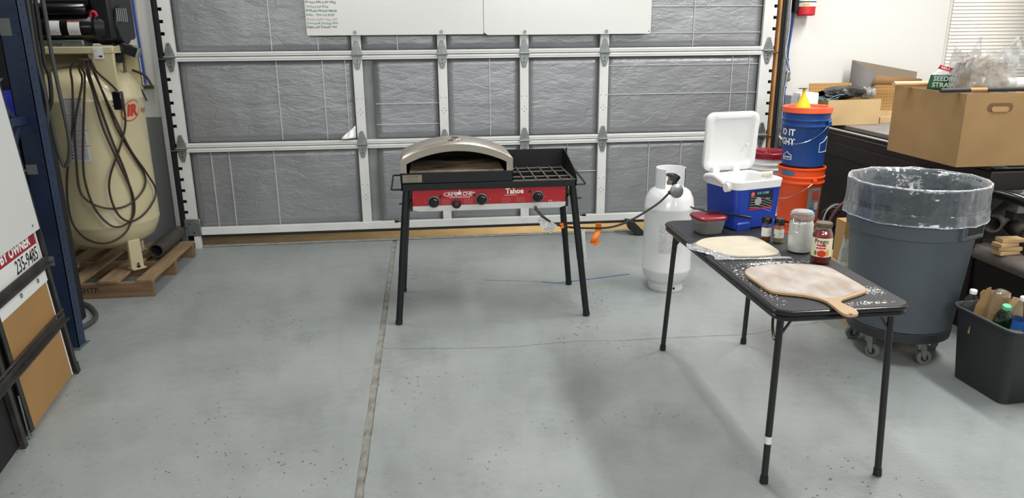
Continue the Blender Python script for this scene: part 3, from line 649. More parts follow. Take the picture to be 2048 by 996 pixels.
obj('orange_ribbon', MB().prism([(.33, -.225), (.365, -.243), (.392, -.215), (.375, -.195)], .068, .070, axis=1), M_orange, gh)

tk = thing('propane_tank', 'tall white propane tank standing between stove and folding table', 'gas tank', (1.517, 4.535, 0))
obj('tank_body', MB().lathe([(0, .03), (.06, .03), (.11, .045), (.145, .085), (.155, .13), (.1565, .135), (.1565, .145), (.155, .15), (.155, .53), (.1565, .535), (.1565, .545), (.155, .55), (.148, .60), (.125, .645), (.085, .672), (.03, .682), (0, .682)], 48), M_whitepaint, tk)
obj('foot_ring', MB().lathe_open([(.108, 0), (.112, .0), (.112, .05), (.106, .05)], 40), M_whitepaint, tk)
obj('drain_hole', MB().tube([(.02, -.1135, .022), (.02, -.109, .022)], .008, 12), M_ink, tk)
cl = MB().lathe([(.094, .66), (.094, .79), (.090, .792), (.088, .79), (.088, .66)], 36, a0=radians(-30), a1=radians(232))
obj('collar', cl, M_whitepaint, tk, bevel=.002)
obj('valve', MB().lathe([(0, .675), (.02, .675), (.024, .70), (.016, .71), (.016, .735), (0, .735)], 18), M_cap, tk)
obj('valve_handwheel', MB().lathe([(0, .735), (.028, .737), (.03, .745), (.026, .752), (0, .752)], 20), M_blk, tk)
thc = math.atan2(-4.535, -1.517)
for z0, z1, t0, t1 in ((.455, .475, -.1, .9), (.395, .45, -.35, .55), (.325, .385, -.35, .45), (.27, .32, -.35, .45)):
    obj('warning_print', patch(.1557, thc + t0, thc + t1, z0, z1, 12), M_small, tk)
tag(obj('rubber_wedge', MB().prism([(-.07, .13), (-.01, .12), (.075, .035), (.095, 0), (.02, .0), (-.04, .05)], -.05, .05, axis=1), M_rubber, bevel=.006), 'black rubber block lying under the door behind the tank', 'block').location = (1.66, 5.84, 0)

# ================================================================== FOLDING TABLE
tb = thing('folding_table', 'black folding table with floured top in the right foreground', 'table', (1.41, 2.91, 0))
tx0, tx1, ty0, ty1 = -.245, .240, -.64, .64
obj('tabletop', MB().prism(rrect(tx0, tx1, ty0, ty1, .05, 8), .683, .700), M_vinyl, tb, bevel=.004)
def loop(x0, x1, y0, y1, r, z, rad): return MB().tube([(a, b, z) for a, b in rrect(x0, x1, y0, y1, r, 8)], rad, 10, closed=True)
obj('edge_trim', loop(tx0, tx1, ty0, ty1, .05, .688, .0085), M_blkgloss, tb)
obj('table_rim', loop(tx0 + .004, tx1 - .004, ty0 + .004, ty1 - .004, .05, .669, .0105), M_blkgloss, tb)
for nm, fx, fyy, px, py in (('a', -.219, -.595, -.205, -.575), ('b', .226, -.60, .205, -.575), ('c', -.222, .628, -.205, .565), ('d', .232, .655, .205, .565)):
    a = Vector((px, py, .668)); b = Vector((fx, fyy, .004)); d = (b - a).normalized()
    l = obj('leg', MB().tube([a, b], .0125, 16), M_blkgloss, tb); obj('rubber_foot', MB().tube([b - d * .028, b], [.0145, .0160], 16), M_rubber, l)
    s = 1 if px < 0 else -1; t = 1 if py < 0 else -1
    obj('brace', MB().tube([a + d * .09 , (px + s * .055, py, .662)], .005, 8), M_blkgloss, tb)
    obj('lock_strut', MB().tube(bez([(px - s * .014, py + t * .03, .655), (px - s * .016, py + t * .02, .60), (px - s * .012, py + t * .004, .565), (px, py, .585)], 4), .005, 8), M_blkgloss, tb)
    if nm == 'a': obj('torn_sticker', MB().lathe_open([(.0131, .175), (.0131, .205)], 16), M_paper, l).location = a.lerp(b, .735) - Vector((0, 0, .19)) + Vector((-.0, 0, 0))
fd = MB(); random.seed(3)
fpts = []
for (cx, cy, sx_, sy_, k) in ((1.20, 2.66, .06, .12, 150), (1.33, 2.79, .10, .03, 200), (1.585, 2.43, .05, .05, 170), (1.20, 2.42, .05, .10, 70), (1.50, 2.30, .08, .02, 120), (1.42, 2.80, .12, .04, 160)):
    for _ in range(k):
        x = random.gauss(cx, sx_ / 2); y = random.gauss(cy, sy_ / 2)
        if not (1.18 < x < 1.63 and 2.29 < y < 3.0): continue
        r = random.uniform(.0006, .0022) * (1 + 2 * (random.random() < .06)); a = random.random() * 6
        fd.prism([(x - 1.41 + r * cos(a + j * pi / 2) * (1 + .5 * (j % 2)), y - 2.91 + r * sin(a + j * pi / 2)) for j in range(4)], .7002, .7002 + r * .5)
fo = obj('flour_dust', fd, M_flour); fo.location = (1.41, 2.91, 0.0); tag(fo, 'white flour dusted over the black tabletop around the wooden peel', 'flour', kind='stuff')

# wooden peel
pl = thing('pizza_peel', 'wooden pizza peel dusted with flour, handle over the table edge', 'pizza peel', (1.39, 2.5, .7015))
o2 = [(1.21, 2.667), (1.244, 2.715), (1.314, 2.739), (1.397, 2.749), (1.471, 2.737), (1.526, 2.716), (1.56, 2.684), (1.568, 2.631), (1.570, 2.53), (1.568, 2.43), (1.545, 2.39), (1.461, 2.345), (1.418, 2.322), (1.40, 2.291), (1.412, 2.235), (1.402, 2.193), (1.380, 2.180), (1.358, 2.183), (1.348, 2.205), (1.353, 2.267), (1.350, 2.33), (1.31, 2.382), (1.225, 2.428), (1.207, 2.46), (1.203, 2.55), (1.201, 2.631)]
sm = [tuple((p.x - 1.39, p.y - 2.5)) for p in bez([(a, b, 0) for a, b in o2] + [(o2[0][0], o2[0][1], 0)], 3)][:-1]
obj('peel_head', MB().prism(sm, 0, .011), M_peelraw, pl, bevel=.0025)
inn = [(x * .965 - .0, .0 + (y - .04) * .95 + .045) for x, y in sm if y > -.19]
obj('flour_coat', MB().prism(inn, .0112, .0116), M_peel, pl)
obj('hole_shade_disc', MB().tube([(-.021, -.318, .0108), (-.021, -.318, .0117)], .0065, 14), mat('hole_shade', '6b4f33', .8), pl)  # dark disc paints the shade inside a hole

# dough on metal peel
dg = thing('metal_peel', 'aluminium peel sheet under the raw dough on the black table', 'pizza peel', (1.33, 3.02, .7015))
o3 = [(1.130, 3.075), (1.16, 3.12), (1.215, 3.17), (1.31, 3.19), (1.42, 3.185), (1.475, 3.13), (1.478, 2.93), (1.462, 2.885), (1.44, 2.86), (1.36, 2.845), (1.231, 2.862), (1.175, 2.95)]
obj('sheet', MB().prism([(a - 1.33, b - 3.02) for a, b in o3], 0, .003), M_alu, dg, bevel=.001)
dz = thing('pizza_dough', 'flat raw pizza dough lying on the metal peel', 'dough', (1.33, 3.02, .7048))
o4 = [((a - 1.33) * .92 + .008, (b - 3.02) * .90 + .006) for a, b in o3]
o4 = [(p.x, p.y) for p in bez([(a, b, 0) for a, b in o4] + [(o4[0][0], o4[0][1], 0)], 4)][:-1]
obj('dough_sheet', MB().prism(o4, 0, .009), M_dough, dz, bevel=.004, seg=3)
wr = MB().grid(lambda u, v: (-.212 + .055 * u + .02 * sin(v * 7) + .05 * (1 - v), -.15 + .25 * v - .03 * u, .001 + .006 * abs(noise.noise(Vector((u * 7, v * 9, 2)))) + .010 * u * u * (1 if u > .5 else .4)), 16, 16)
obj('plastic_wrap', wr, M_wrap, dg)
wr2 = MB().grid(lambda u, v: (-.12 + .28 * u, -.165 - .02 * u + .03 * v, .002 + .005 * abs(noise.noise(Vector((u * 12, v * 6, 5))))), 22, 5)
obj('plastic_wrap', wr2, M_wrap, dg)

# container with red lid, spatula
ct = thing('food_container', 'clear plastic container with red lid on the far end of the table', 'container', (1.30, 3.31, .7015), radians(6))
def rr_loft(mb, secs, r=.2, n=5, capb=True, capt=True):
    rings = []
    for (hx_, hy_, z) in secs: rings.append([(a, b, z) for a, b in rrect(-hx_, hx_, -hy_, hy_, min(hx_, hy_) * r, n)])
    k = len(rings[0]); vs = [v for q in rings for v in q]; fs = [(i * k + j, i * k + (j + 1) % k, (i + 1) * k + (j + 1) % k, (i + 1) * k + j) for i in range(len(rings) - 1) for j in range(k)]
    if capb: fs.append(tuple(range(k))[::-1])
    if capt: fs.append(tuple((len(rings) - 1) * k + j for j in range(k)))
    return mb.add(vs, fs)
obj('tub', rr_loft(MB(), [(.052, .052, 0), (.056, .056, .006), (.068, .068, .068), (.069, .069, .070), (.066, .066, .068), (.053, .053, .004)], .5, capt=True), film('cloudy_tub', 'e2e3e0', .14, .2, .2, 20, .4), ct)
obj('leftover_food', rr_loft(MB(), [(.050, .050, .004), (.056, .056, .026), (.03, .03, .034)], .5), mat('pale_leftovers', '9a9a86', .8, var=.3, scale=40), ct)
obj('container_lid', rr_loft(MB(), [(.071, .071, .068), (.073, .073, .072), (.073, .073, .080), (.066, .066, .086), (.058, .058, .084), (.05, .05, .086)], .5), M_dred, ct, bevel=.001)
sp = thing('spatula', 'black plastic spatula laid across the red container lid', 'spatula', (1.30, 3.32, .7915))
bl_ = MB().grid(lambda u, v: (-.068 + .075 * u, .035 - .05 * u + (v - .5) * (.045 - .02 * u), .020 - .012 * u - .004 * sin(pi * v)), 8, 6); obj('blade', bl_, M_blkgloss, sp, solid=.003)
obj('handle', MB().tube(bez([(0, -.015, .007), (.06, -.03, .004), (.13, -.045, -.006), (.19, -.055, -.018)]), [.006] * 8 + [.005] * 8 + [.006] * 9, 10), M_blkgloss, sp)

# spice jars
def spice(x, y, m, lab):
    t = thing('spice_jar', lab, 'jar', (x, y, .7015), 0)
    obj('glass', MB().lathe([(0, 0), (.021, 0), (.0225, .004), (.0225, .072), (.019, .082), (.019, .086)], 28), M_glass, t)
    obj('spice', MB().lathe([(0, .003), (.0205, .003), (.0210, .06), (0, .064)], 24), m, t)
    obj('lid', MB().lathe([(0, .082), (.0215, .082), (.0225, .085), (.0225, .105), (.020, .110), (0, .110)], 30), M_blkgloss, t)
    a = math.atan2(-y, -x); obj('label', patch(.0229, a - 1.05, a + 1.3, .024, .064, 14), M_paper, t)
    obj('label_print', patch(.0231, a + .25, a + .9, .040, .050, 8), M_small, t)
    return t, a
s1, a1 = spice(1.503, 3.125, M_spice, 'spice jar with red-brown powder, left of the two black-lidded jars'); s2, a2 = spice(1.545, 3.088, M_spice2, 'spice jar with pale herbs and green mark, right of the two')
obj('green_mark', MB().prism([(-.006, 0), (0, .004), (.002, -.004), (.006, .006), (0, .012), (-.004, .008)], 0, .001, axis=1), mat('dark_green_print', '2f5b39', .6), s2).location = (.0233 * cos(a2 - .75), .0233 * sin(a2 - .75), .03)

# clip top flour jar
fj = thing('flour_jar', 'clip-top glass jar full of white flour beside the sauce jar', 'jar', (1.572, 2.945, .7015))
aj = math.atan2(-2.945, -1.572)
obj('glass', MB().lathe([(0, 0), (.044, 0), (.050, .006), (.052, .02), (.052, .125), (.047, .140), (.043, .146), (.043, .152)], 40), M_glass, fj)
obj('flour', MB().lathe([(0, .004), (.046, .004), (.0495, .02), (.0495, .122), (.044, .138), (0, .140)], 36), M_flour, fj)
obj('jar_lid', MB().lathe([(0, .154), (.046, .154), (.048, .158), (.047, .170), (.040, .178), (.02, .182), (0, .182)], 36), film('clear_glass_lid', 'e6ecec', .25, .08, .1, 10), fj)
obj('gasket', MB().lathe([(.03, .149), (.047, .149), (.0475, .154), (.03, .154)], 36), mat('orange_gasket', 'c98a70', .5), fj)
for z in (.146, .158): obj('wire_ring', MB().tube([(.0485 * cos(a), .0485 * sin(a), z) for a in [2 * pi * i / 32 for i in range(32)]], .0013, 6, closed=True), M_chrome, fj)
ca, sa_ = cos(aj - .35), sin(aj - .35); tx_, ty_ = -sa_, ca
pp = lambda r, t, z: (r * ca + t * tx_, r * sa_ + t * ty_, z)
obj('wire_clip', MB().tube([pp(.053, -.009, .158), pp(.056, -.011, .14), pp(.055, -.010, .095), pp(.055, .010, .095), pp(.056, .011, .14), pp(.053, .009, .158)], .0014, 6), M_chrome, fj)
obj('wire_clip', MB().tube([pp(.054, -.016, .15), pp(.058, -.013, .132), pp(.058, .013, .132), pp(.054, .016, .15)], .0014, 6), M_chrome, fj)

# sauce jar
sj = thing('sauce_jar', 'jar of red pasta sauce with a tomato label, front-most on table', 'jar', (1.583, 2.785, .7015))
aS = math.atan2(-2.785, -1.583)
obj('glass', MB().lathe([(0, 0), (.036, 0), (.040, .006), (.040, .115), (.036, .130), (.031, .140), (.031, .150)], 36), M_glass, sj)
obj('sauce', MB().lathe([(0, .003), (.036, .003), (.0388, .008), (.0388, .113), (.035, .128), (.030, .138), (0, .138)], 32), M_sauce, sj)
obj('cap', MB().lathe([(0, .147), (.033, .147), (.034, .150), (.034, .163), (.031, .167), (0, .167)], 36), M_cap, sj)
obj('label', patch(.0404, aS - 1.35, aS + 1.35, .030, .108, 22), mat('cream_label', 'e6dcbf', .5), sj)
text('lettering', 'Prego', .026, M_ink, sj, on_cyl(.0411, aS - .05, .095), bold=.02, sx=.92)
obj('label_panel', patch(.0410, aS - .5, aS + .42, .064, .082, 8), M_redprint, sj); text('lettering', 'Marinara', .011, M_whiteprint, sj, on_cyl(.0413, aS - .04, .073), bold=.02)
def blob(t0, z, rt, rz_, m, nm, n=18): 
    k = .0412; return obj(nm, MB().grid(lambda u, v: (k * cos(aS + t0 + rt * cos(pi * (1 - u))), k * sin(aS + t0 + rt * cos(pi * (1 - u))), z + rz_ * sin(pi * u) * (2 * v - 1)), n, 1), m, sj)
blob(.05, .045, .42, .014, mat('tomato_red', 'cf3420', .45), 'tomato_picture'); blob(.62, .048, .16, .014, mat('lemon_yellow', 'e0a92e', .45), 'pepper_picture'); blob(-.55, .046, .14, .010, mat('leaf_green', '4f8a35', .5), 'leaf_picture')

# ------------------------------------------------------------------ cooler
ck = thing('cooler', 'blue and white cooler with its lid open at the table end', 'cooler', (1.520, 3.452, .7015), radians(16)); ck.scale = (.88, .88, 1.0)
b = MB(); rr_loft(b, [(.134, .122, 0), (.142, .130, .006), (.155, .138, .195), (.156, .139, .198)], .22, capt=False); obj('body', b, M_blue, ck)
for sx_, yy in ((-.085, -.117), (.085, -.117), (-.085, .117), (.085, .117)): obj('foot_block', rr_loft(MB(), [(.045, .02, 0), (.045, .02, .03), (.035, .012, .04)], .4), M_blue, ck).location = (sx_, yy, 0)
rm = MB(); R1 = [(a, b_, .196) for a, b_ in rrect(-.160, .160, -.145, .145, .045, 6)]; R2 = [(a, b_, .232) for a, b_ in rrect(-.165, .165, -.149, .149, .045, 6)]
R3 = [(a, b_, .236) for a, b_ in rrect(-.160, .160, -.144, .144, .045, 6)]; R4 = [(a, b_, .232) for a, b_ in rrect(-.135, .135, -.120, .120, .035, 6)]; R5 = [(a, b_, .03) for a, b_ in rrect(-.115, .115, -.10, .10, .03, 6)]
k = len(R1); rm.add(R1 + R2 + R3 + R4 + R5, [(i * k + j, i * k + (j + 1) % k, (i + 1) * k + (j + 1) % k, (i + 1) * k + j) for i in range(4) for j in range(k)] + [tuple(4 * k + j for j in range(k))]); obj('white_liner', rm, M_whiteplastic, ck, angle=50)
# label, pushed onto the tapering front
lt = lambda x, y: Vector((.004 + x * 1.25, -.1305 - .0085 * ((.018 + y - .006) / .19) - .0012, y * 1.03 + .012))
lb = MB().add([tuple(lt(-.052, .080)), tuple(lt(.072, .080)), tuple(lt(.072, .168)), tuple(lt(-.052, .168))], [(0, 1, 2, 3)]); obj('label', lb, M_ink, ck)
lo = lambda x, y: lt(x, y) + Vector((0, -.0008, 0))
obj('label_stripe', MB().add([tuple(lo(-.052, .080)), tuple(lo(.072, .080)), tuple(lo(.072, .087)), tuple(lo(-.052, .087))], [(0, 1, 2, 3)]), M_redprint, ck)
text('lettering', 'ICE CUBE', .015, mat('cyan_print', '8fc0d8', .5), ck, lambda x, y: lo(.016 + x, .156 + y), bold=.02)
obj('round_logo', MB().add([tuple(lo(-.038 + .010 * cos(a), .154 + .010 * sin(a))) for a in [2 * pi * i / 20 for i in range(20)]], [tuple(range(20))]), mat('pink_red_print', 'e26a6a', .5), ck)
obj('picture_circle', MB().add([tuple(lo(-.006 + .018 * cos(a), .118 + .018 * sin(a))) for a in [2 * pi * i / 24 for i in range(24)]], [tuple(range(24))]), mat('grey_print', 'a9abad', .5), ck)
for i in range(5): obj('swoosh', MB().add([tuple(lo(-.05 + .12 * t, .140 - .012 * i - .03 * t * t)) for t in (0, .3, .6, 1)] + [tuple(lo(-.05 + .12 * t, .142 - .012 * i - .03 * t * t)) for t in (1, .6, .3, 0)], [tuple(range(8))]), mat('grey_print', 'a9abad', .5), ck)
text('lettering', '14 qt', .011, M_whiteprint, ck, lambda x, y: lo(.045 + x, .128 + y))
# lid standing open behind
ld = MB(); outs = [(.140, .140, 0), (.150, .150, .012), (.150, .150, .034), (.142, .142, .040), (.122, .122, .040), (.112, .112, .026), (.108, .108, .024)]
rr_loft(ld, outs, .28, 6)
lid = obj('lid', ld, M_whiteplastic, ck, angle=50)
lid.rotation_euler = (radians(94), 0, radians(-6)); lid.location = (.028, .155 + .03, .236 + .150); lid.scale = (1.1, .97, 1)
obj('lid_knob', MB().lathe([(0, .024), (.009, .024), (.007, .032), (0, .033)], 14), M_whiteplastic, lid).location = (.092, -.02, .010)
obj('hinge', box(-.10, -.055, .135, .185, .225, .262), M_whiteplastic, ck, bevel=.006); obj('hinge', box(.04, .085, .135, .185, .225, .262), M_whiteplastic, ck, bevel=.006)
# folded carry handle on the left
obj('carry_handle', MB().tube(bez([(-.168, -.05, .215), (-.183, -.04, .232), (-.186, .02, .245), (-.184, .09, .235), (-.168, .11, .215)], 6), .012, 12), M_whiteplastic, ck)
obj('handle_pivot', cylx(-.185, -.160, -.085, .205, .022, 22), M_whiteplastic, ck); obj('handle_pivot', cylx(.150, .178, .10, .20, .020, 22), M_whiteplastic, ck)
obj('handle_grip', MB().tube([(.105, -.02, .238), (.150, -.06, .244)], .014, 12), mat('ivory_plastic', 'd8cfbb', .4), ck)

# ------------------------------------------------------------------ bucket stack
def bucket(z, m, lab, lidm=None, x=2.49, y=4.74, cat='bucket', nm='bucket', grp='plastic buckets stacked behind the table'):
    t = thing(nm, lab, cat, (x, y, z), 0, grp)
    pr = [(0, 0), (.125, 0), (.131, .006), (.142, .26), (.1435, .262), (.152, .264), (.152, .272), (.1445, .276), (.145, .298), (.153, .30), (.153, .308), (.146, .312), (.148, .352), (.1535, .356), (.1535, .367), (.148, .369), (.143, .366)]
    if z < .1: pr = [(r, zz) for r, zz in pr]
    obj('shell', MB().lathe_open([(.0, .0)] + pr[1:] + [(.143, .30), (.127, .015), (0, .012)], 48), m, t)
    return t
aB = math.atan2(-4.74, -2.49)
b3 = bucket(0.0, M_borange, 'bottom-most orange bucket of the stack, hidden behind the table')
b2 = bucket(.374, M_borange, 'orange bucket with grey label and wire bail under the blue one')
b1 = bucket(.748, M_bblue, 'blue bucket with orange lid and white lettering, top of the stack')
ldb = obj('lid', MB().lathe([(0, .373), (.128, .373), (.132, .386), (.150, .388), (.157, .384), (.158, .352), (.1545, .350), (.1545, .368), (.0, .369)], 48), M_lidor, b1)
obj('lid_rim', MB().tube([(.10 * cos(a), .10 * sin(a), .375) for a in [2 * pi * i / 40 for i in range(40)]], .003, 6, closed=True), M_lidor, ldb)
def bail(t, z, a0, dip, m, drop=.09):
    P = []
    for i in range(17):
        u = i / 16; a = a0 + (u - .5) * pi * .98; P.append(((.160 + .004 * sin(pi * u)) * cos(a), (.160 + .004 * sin(pi * u)) * sin(a), z - drop * sin(pi * u)))
    obj('bail', MB().tube(P, .0022, 6), m, t)
bail(b1, .285, aB - .45, 0, M_chrome, .13); bail(b2, .285, aB - .95, 0, M_chrome, .13)
obj('bail_grip', MB().tube([(.166 * cos(aB - 1.25), .166 * sin(aB - 1.25), .190), (.166 * cos(aB - 1.02), .166 * sin(aB - 1.02), .176)], .006, 8), M_whiteplastic, b1)
for t, m in ((b1, M_bblue), (b2, M_borange)):
    for da in (0, pi): a = aB - .45 + (.49 * pi if da == 0 else -.49 * pi) - (0 if t is b1 else .5); obj('bail_ear', box(-.012, .012, -.015, .008, -.015, .015), m, t, bevel=.003).location = (.156 * cos(a), .156 * sin(a), .285); 
text('lettering', 'DO IT', .060, M_whiteprint, b1, lambda x, y: Vector(((.1415 + .0445 * (.195 + y - .19)) * cos(aB - 1.0 + x / .145), (.1415 + .0445 * (.195 + y - .19)) * sin(aB - 1.0 + x / .145), .222 + y)), bold=.02)
text('lettering', 'RIGHT', .062, M_whiteprint, b1, lambda x, y: Vector(((.1385 + .0445 * y) * cos(aB - 1.06 + x / .145), (.1385 + .0445 * y) * sin(aB - 1.06 + x / .145), .160 + y)), bold=.02)
def cyl_poly(name, pts, th, R, m, t, R1_=.0): return obj(name, MB().tube([((R + .0425 * (z)) * cos(th + x / R), (R + .0425 * (z)) * sin(th + x / R), z) for x, z in pts], .0016, 5, closed=True), m, t)
hou = [(-.035, .045), (-.035, .075), (-.015, .083), (0, .097), (.015, .083), (.035, .075), (.035, .045)]
def dense(pp):
    out = []
    for i in range(len(pp)):
        a, b = pp[i], pp[(i + 1) % len(pp)]
        out += [(a[0] + (b[0] - a[0]) * k / 8, a[1] + (b[1] - a[1]) * k / 8) for k in range(8)]
    return out
hou = dense(hou)
cyl_poly('house_logo', hou, aB - .82, .1325, M_whiteprint, b1); text('lettering', "LOWE'S", .018, M_whiteprint, b1, on_cyl(.1365, aB - .82, .060), bold=.02)
cyl_poly('house_logo', [(x * 1.9, .10 + (z - .045) * 1.9) for x, z in hou], aB + 1.25, .1335, M_whiteprint, b1)
obj('teal_sticker', patch(.1500, aB - .95, aB - .30, .318, .346, 16), mat('teal_sticker', '2c6a8c', .5), b2)
obj('label', patch(.1350, aB + .40, aB + 1.15, .03, .24, 10, R2=.1440), mat('grey_label', '7d8083', .5), b2)
obj('label_patch', patch(.1372, aB + .55, aB + .85, .06, .11, 6, R2=.1394), mat('blue_print', '3b6fae', .5), b2); obj('label_patch', patch(.1415, aB + .6, aB + 1.0, .16, .22, 6, R2=.1440), mat('red_brown_print', 'b04a3a', .5), b2)
obj('label_patch', patch(.1385, aB + .78, aB + 1.05, .09, .14, 6, R2=.1408), mat('pale_print', 'c9c2b8', .5), b2)
wb1 = bucket(0.0, M_whiteplastic, 'lower white bucket, under the one with the red lid', x=2.49, y=5.26, grp=None)
wb2 = bucket(.374, M_whiteplastic, 'white bucket with dark red lid behind the cooler', x=2.49, y=5.26, grp=None)
obj('lid', MB().lathe([(0, .372), (.10, .372), (.115, .385), (.150, .388), (.156, .382), (.156, .345), (.1545, .345), (.1545, .368), (0, .3695)], 40), M_dred, wb2)
for a in range(6): obj('lid_rib', box(.03, .11, -.006, .006, .372, .382), M_dred, wb2).rotation_euler = (0, 0, a * pi / 3)
fu = thing('funnel', 'yellow funnel upside down on the orange bucket lid', 'funnel', (2.455, 4.74, 1.1225))
obj('cone', MB().lathe_open([(.048, 0), (.050, .001), (.044, .02), (.012, .085), (.008, .125), (.005, .128), (.003, .12)], 28), M_yellow, fu)
obj('dark_disc', MB().lathe([(0, .0), (.028, .002), (.03, .005), (0, .006)], 20), M_ink, fu).location = (-.012, 0, .122)

# ------------------------------------------------------------------ big grey trash can
cn = thing('trash_can', 'large round grey trash can with clear liner on wheels', 'trash can', (2.395, 3.40, 0))
aC = math.atan2(-3.40, -2.395)
obj('can_body', MB().lathe_open([(0, .175), (.235, .175), (.245, .182), (.283, .655), (.2835, .657), (.297, .660), (.299, .672), (.303, .885), (.308, .892), (.309, .90), (.304, .906), (.298, .902), (.296, .88), (.28, .66), (.24, .2), (0, .195)], 72), M_can, cn, angle=40)
obj('dolly', MB().lathe([(0, .12), (.225, .12), (.243, .128), (.247, .175), (.238, .180), (0, .180)], 56), M_darkgrey, cn)
tw = lambda th: MB()
for i in range(5):
    a = aC - .60 + i * 2 * pi / 5
    cs = obj('caster', MB().box(-.018, .018, -.02, .02, .085, .12), M_galv, cn, bevel=.003); cs.location = (.195 * cos(a), .195 * sin(a), 0); cs.rotation_euler = (0, 0, .5 + i)
    obj('caster_wheel', MB().tube([(-.012, -.02, .038), (.012, -.02, .038)], .0375, 22), mat('grey_wheel', '6a6a66', .6), cs, bevel=.004)
    obj('wheel_hub', MB().tube([(-.015, -.02, .038), (.015, -.02, .038)], .018, 14), M_ink, cs)
    for s in (-1, 1): obj('caster_fork', MB().prism([(-.022, .10), (.012, .10), (-.012, .03), (-.026, .03)], s * .017 - .0015, s * .017 + .0015, axis=0), M_galv, cs)
text('lettering', 'BRUTE', .052, mat('dark_moulded_text', '0f1418', .6), cn, on_cyl(.3035, aC - .62, .795), bold=.03, sx=1.25)
a = aC + 1.02
hd = obj('handle', MB().box(-.085, .085, -.012, .03, .665, .80), M_can, cn, bevel=.008); hd.location = (.297 * cos(a), .297 * sin(a), 0); hd.rotation_euler = (0, 0, a + pi / 2)
obj('handle_recess', box(-.065, .065, -.0135, -.0125, .690, .755), M_ink, hd)
hf = MB().tube([(-.066, -.015, .756), (-.066, -.015, .688), (.066, -.015, .688), (.066, -.015, .756)], .0022, 6); obj('handle_edge', hf, M_galv, hd)
def lf(r, z, a):
    k = noise.noise(Vector((cos(a) * 5, sin(a) * 5, z * 3))); k2 = noise.noise(Vector((cos(a) * 22, sin(a) * 22, z * 2)))
    return r + .005 * k + (.004 * k2 if r < .29 else .012 * abs(k2))
lin_out = MB().lathe_open([(.235, .42), (.255, .60), (.270, .70), (.284, .86), (.296, .907), (.310, .912), (.316, .902), (.313, .86), (.315, .80), (.318, .755), (.321, .735)], 160, f=lf)
bg = obj('bin_liner', lin_out, M_bag, cn, angle=80)
obj('liner_hem_band', MB().lathe_open([(.317, .79), (.321, .77), (.3205, .75), (.324, .737)], 160, f=lf), M_bag, cn, angle=80)
rimb = MB()
for tz, rr_, ss in ((.737, .322, 1), (.908, .312, 2)):
    P = [((lf(rr_, tz, a)) * cos(a), (lf(rr_, tz, a)) * sin(a), tz + .007 * noise.noise(Vector((cos(a) * 4, sin(a) * 4, ss)))) for a in [2 * pi * i / 90 for i in range(90)]]
    obj('liner_hem', MB().tube(P, .0042 if ss == 2 else .003, 6, closed=True), film('bunched_film', 'e4e8ea', .5, .15, .8, 40), cn)

# ------------------------------------------------------------------ dark bin with bottles
bn = thing('waste_bin', 'charcoal rectangular bin full of bottles at right edge', 'bin', (2.60, 2.915, 0), radians(2))
bb = MB(); rr_loft(bb, [(.105, .150, .0), (.112, .157, .006), (.135, .185, .345), (.147, .197, .35), (.149, .199, .362), (.144, .194, .365), (.133, .183, .355), (.108, .153, .02)], .32, 7); obj('bin_shell', bb, M_bin, bn, angle=45)
obj('bin_lip', MB().tube([(a, b_, .362) for a, b_ in rrect(-.146, .146, -.196, .196, .055, 8)], .005, 8, closed=True), mat('worn_bin_lip', '4a4f50', .5), bn)
def bottle(nm, lab, loc, rot, m, capm, h=.21, r=.032, label=None, grp='plastic bottles in the dark bin'):
    t = thing(nm, lab, 'bottle', loc, 0, None); t.rotation_euler = rot
    rib = lambda rr_, z, a: rr_ * (1 + .03 * sin(z * 300)) if .03 < z < h * .6 else rr_
    obj('bottle_body', MB().lathe_open([(0, .004), (r * .7, 0), (r, .012), (r, h * .15), (r * .97, h * .3), (r, h * .45), (r, h * .66), (r * .8, h * .80), (r * .42, h * .91), (r * .42, h * .94)], 26, f=rib), m, t)
    if capm: obj('bottle_cap', MB().lathe([(0, h * .93), (r * .5, h * .93), (r * .5, h), (r * .46, h * 1.01), (0, h * 1.01)], 18), capm, t)
    if label: obj('label', MB().lathe_open([(r * 1.02, h * .3), (r * 1.02, h * .5)], 26), label, t)
    return t
bottle('bottle', 'clear bottle with white cap at the bin left rear corner', (2.505, 3.05, .24), (.1, -.06, 0), M_clear, M_whiteplastic)
bottle('bottle', 'green bottle with green cap at the bin front', (2.515, 2.875, .245), (.25, -.1, 0), M_greenpet, mat('green_cap', '4fae80', .4), r=.036)
bottle('bottle', 'empty clear ribbed bottle leaning base-up against the cardboard', (2.560, 2.93, .475), (pi + .25, .05, .3), M_clear, None, h=.20, r=.036)
bottle('bottle', 'clear bottle with blue label and white cap at the bin right side', (2.60, 2.875, .262), (.1, 0, 0), M_clear, M_whiteplastic, label=mat('blue_label', '2b62b0', .4), r=.034)
def board(nm, lab, poly, loc, rot, m, cat, t=.004):
    o = tag(obj(nm, MB().prism(poly, -t / 2, t / 2, axis=1), m), lab, cat); o.location = loc; o.rotation_euler = rot; return o
board('cardboard_piece', 'tall brown cardboard flap standing in the dark bin', [(-.085, -.12), (.085, -.12), (.085, .10), (.06, .115), (-.06, .125), (-.075, .11)], (2.580, 2.99, .335), (-.12, 0, .05), M_kraft, 'cardboard')
board('cardboard_piece', 'narrow torn cardboard strip at the left inside the bin', [(-.03, -.12), (.03, -.12), (.028, .06), (.01, .115), (-.005, .105), (-.03, .02)], (2.505, 2.975, .37), (-.05, .12, -.35), M_kraft2, 'cardboard')
board('cardboard_piece', 'small folded cardboard corner right of the green bottle', [(-.04, -.10), (.04, -.10), (.04, .08), (.0, .09), (-.03, .03)], (2.63, 2.935, .35), (-.1, -.1, -.5), M_kraft3, 'cardboard')
tag(obj('bin_filling', rr_loft(MB(), [(.11, .16, 0), (.115, .165, .10), (.10, .15, .13)], .3), M_blkmat), 'dark rubbish filling the bottom of the charcoal bin', 'rubbish', kind='stuff').location = (2.60, 2.915, .11)

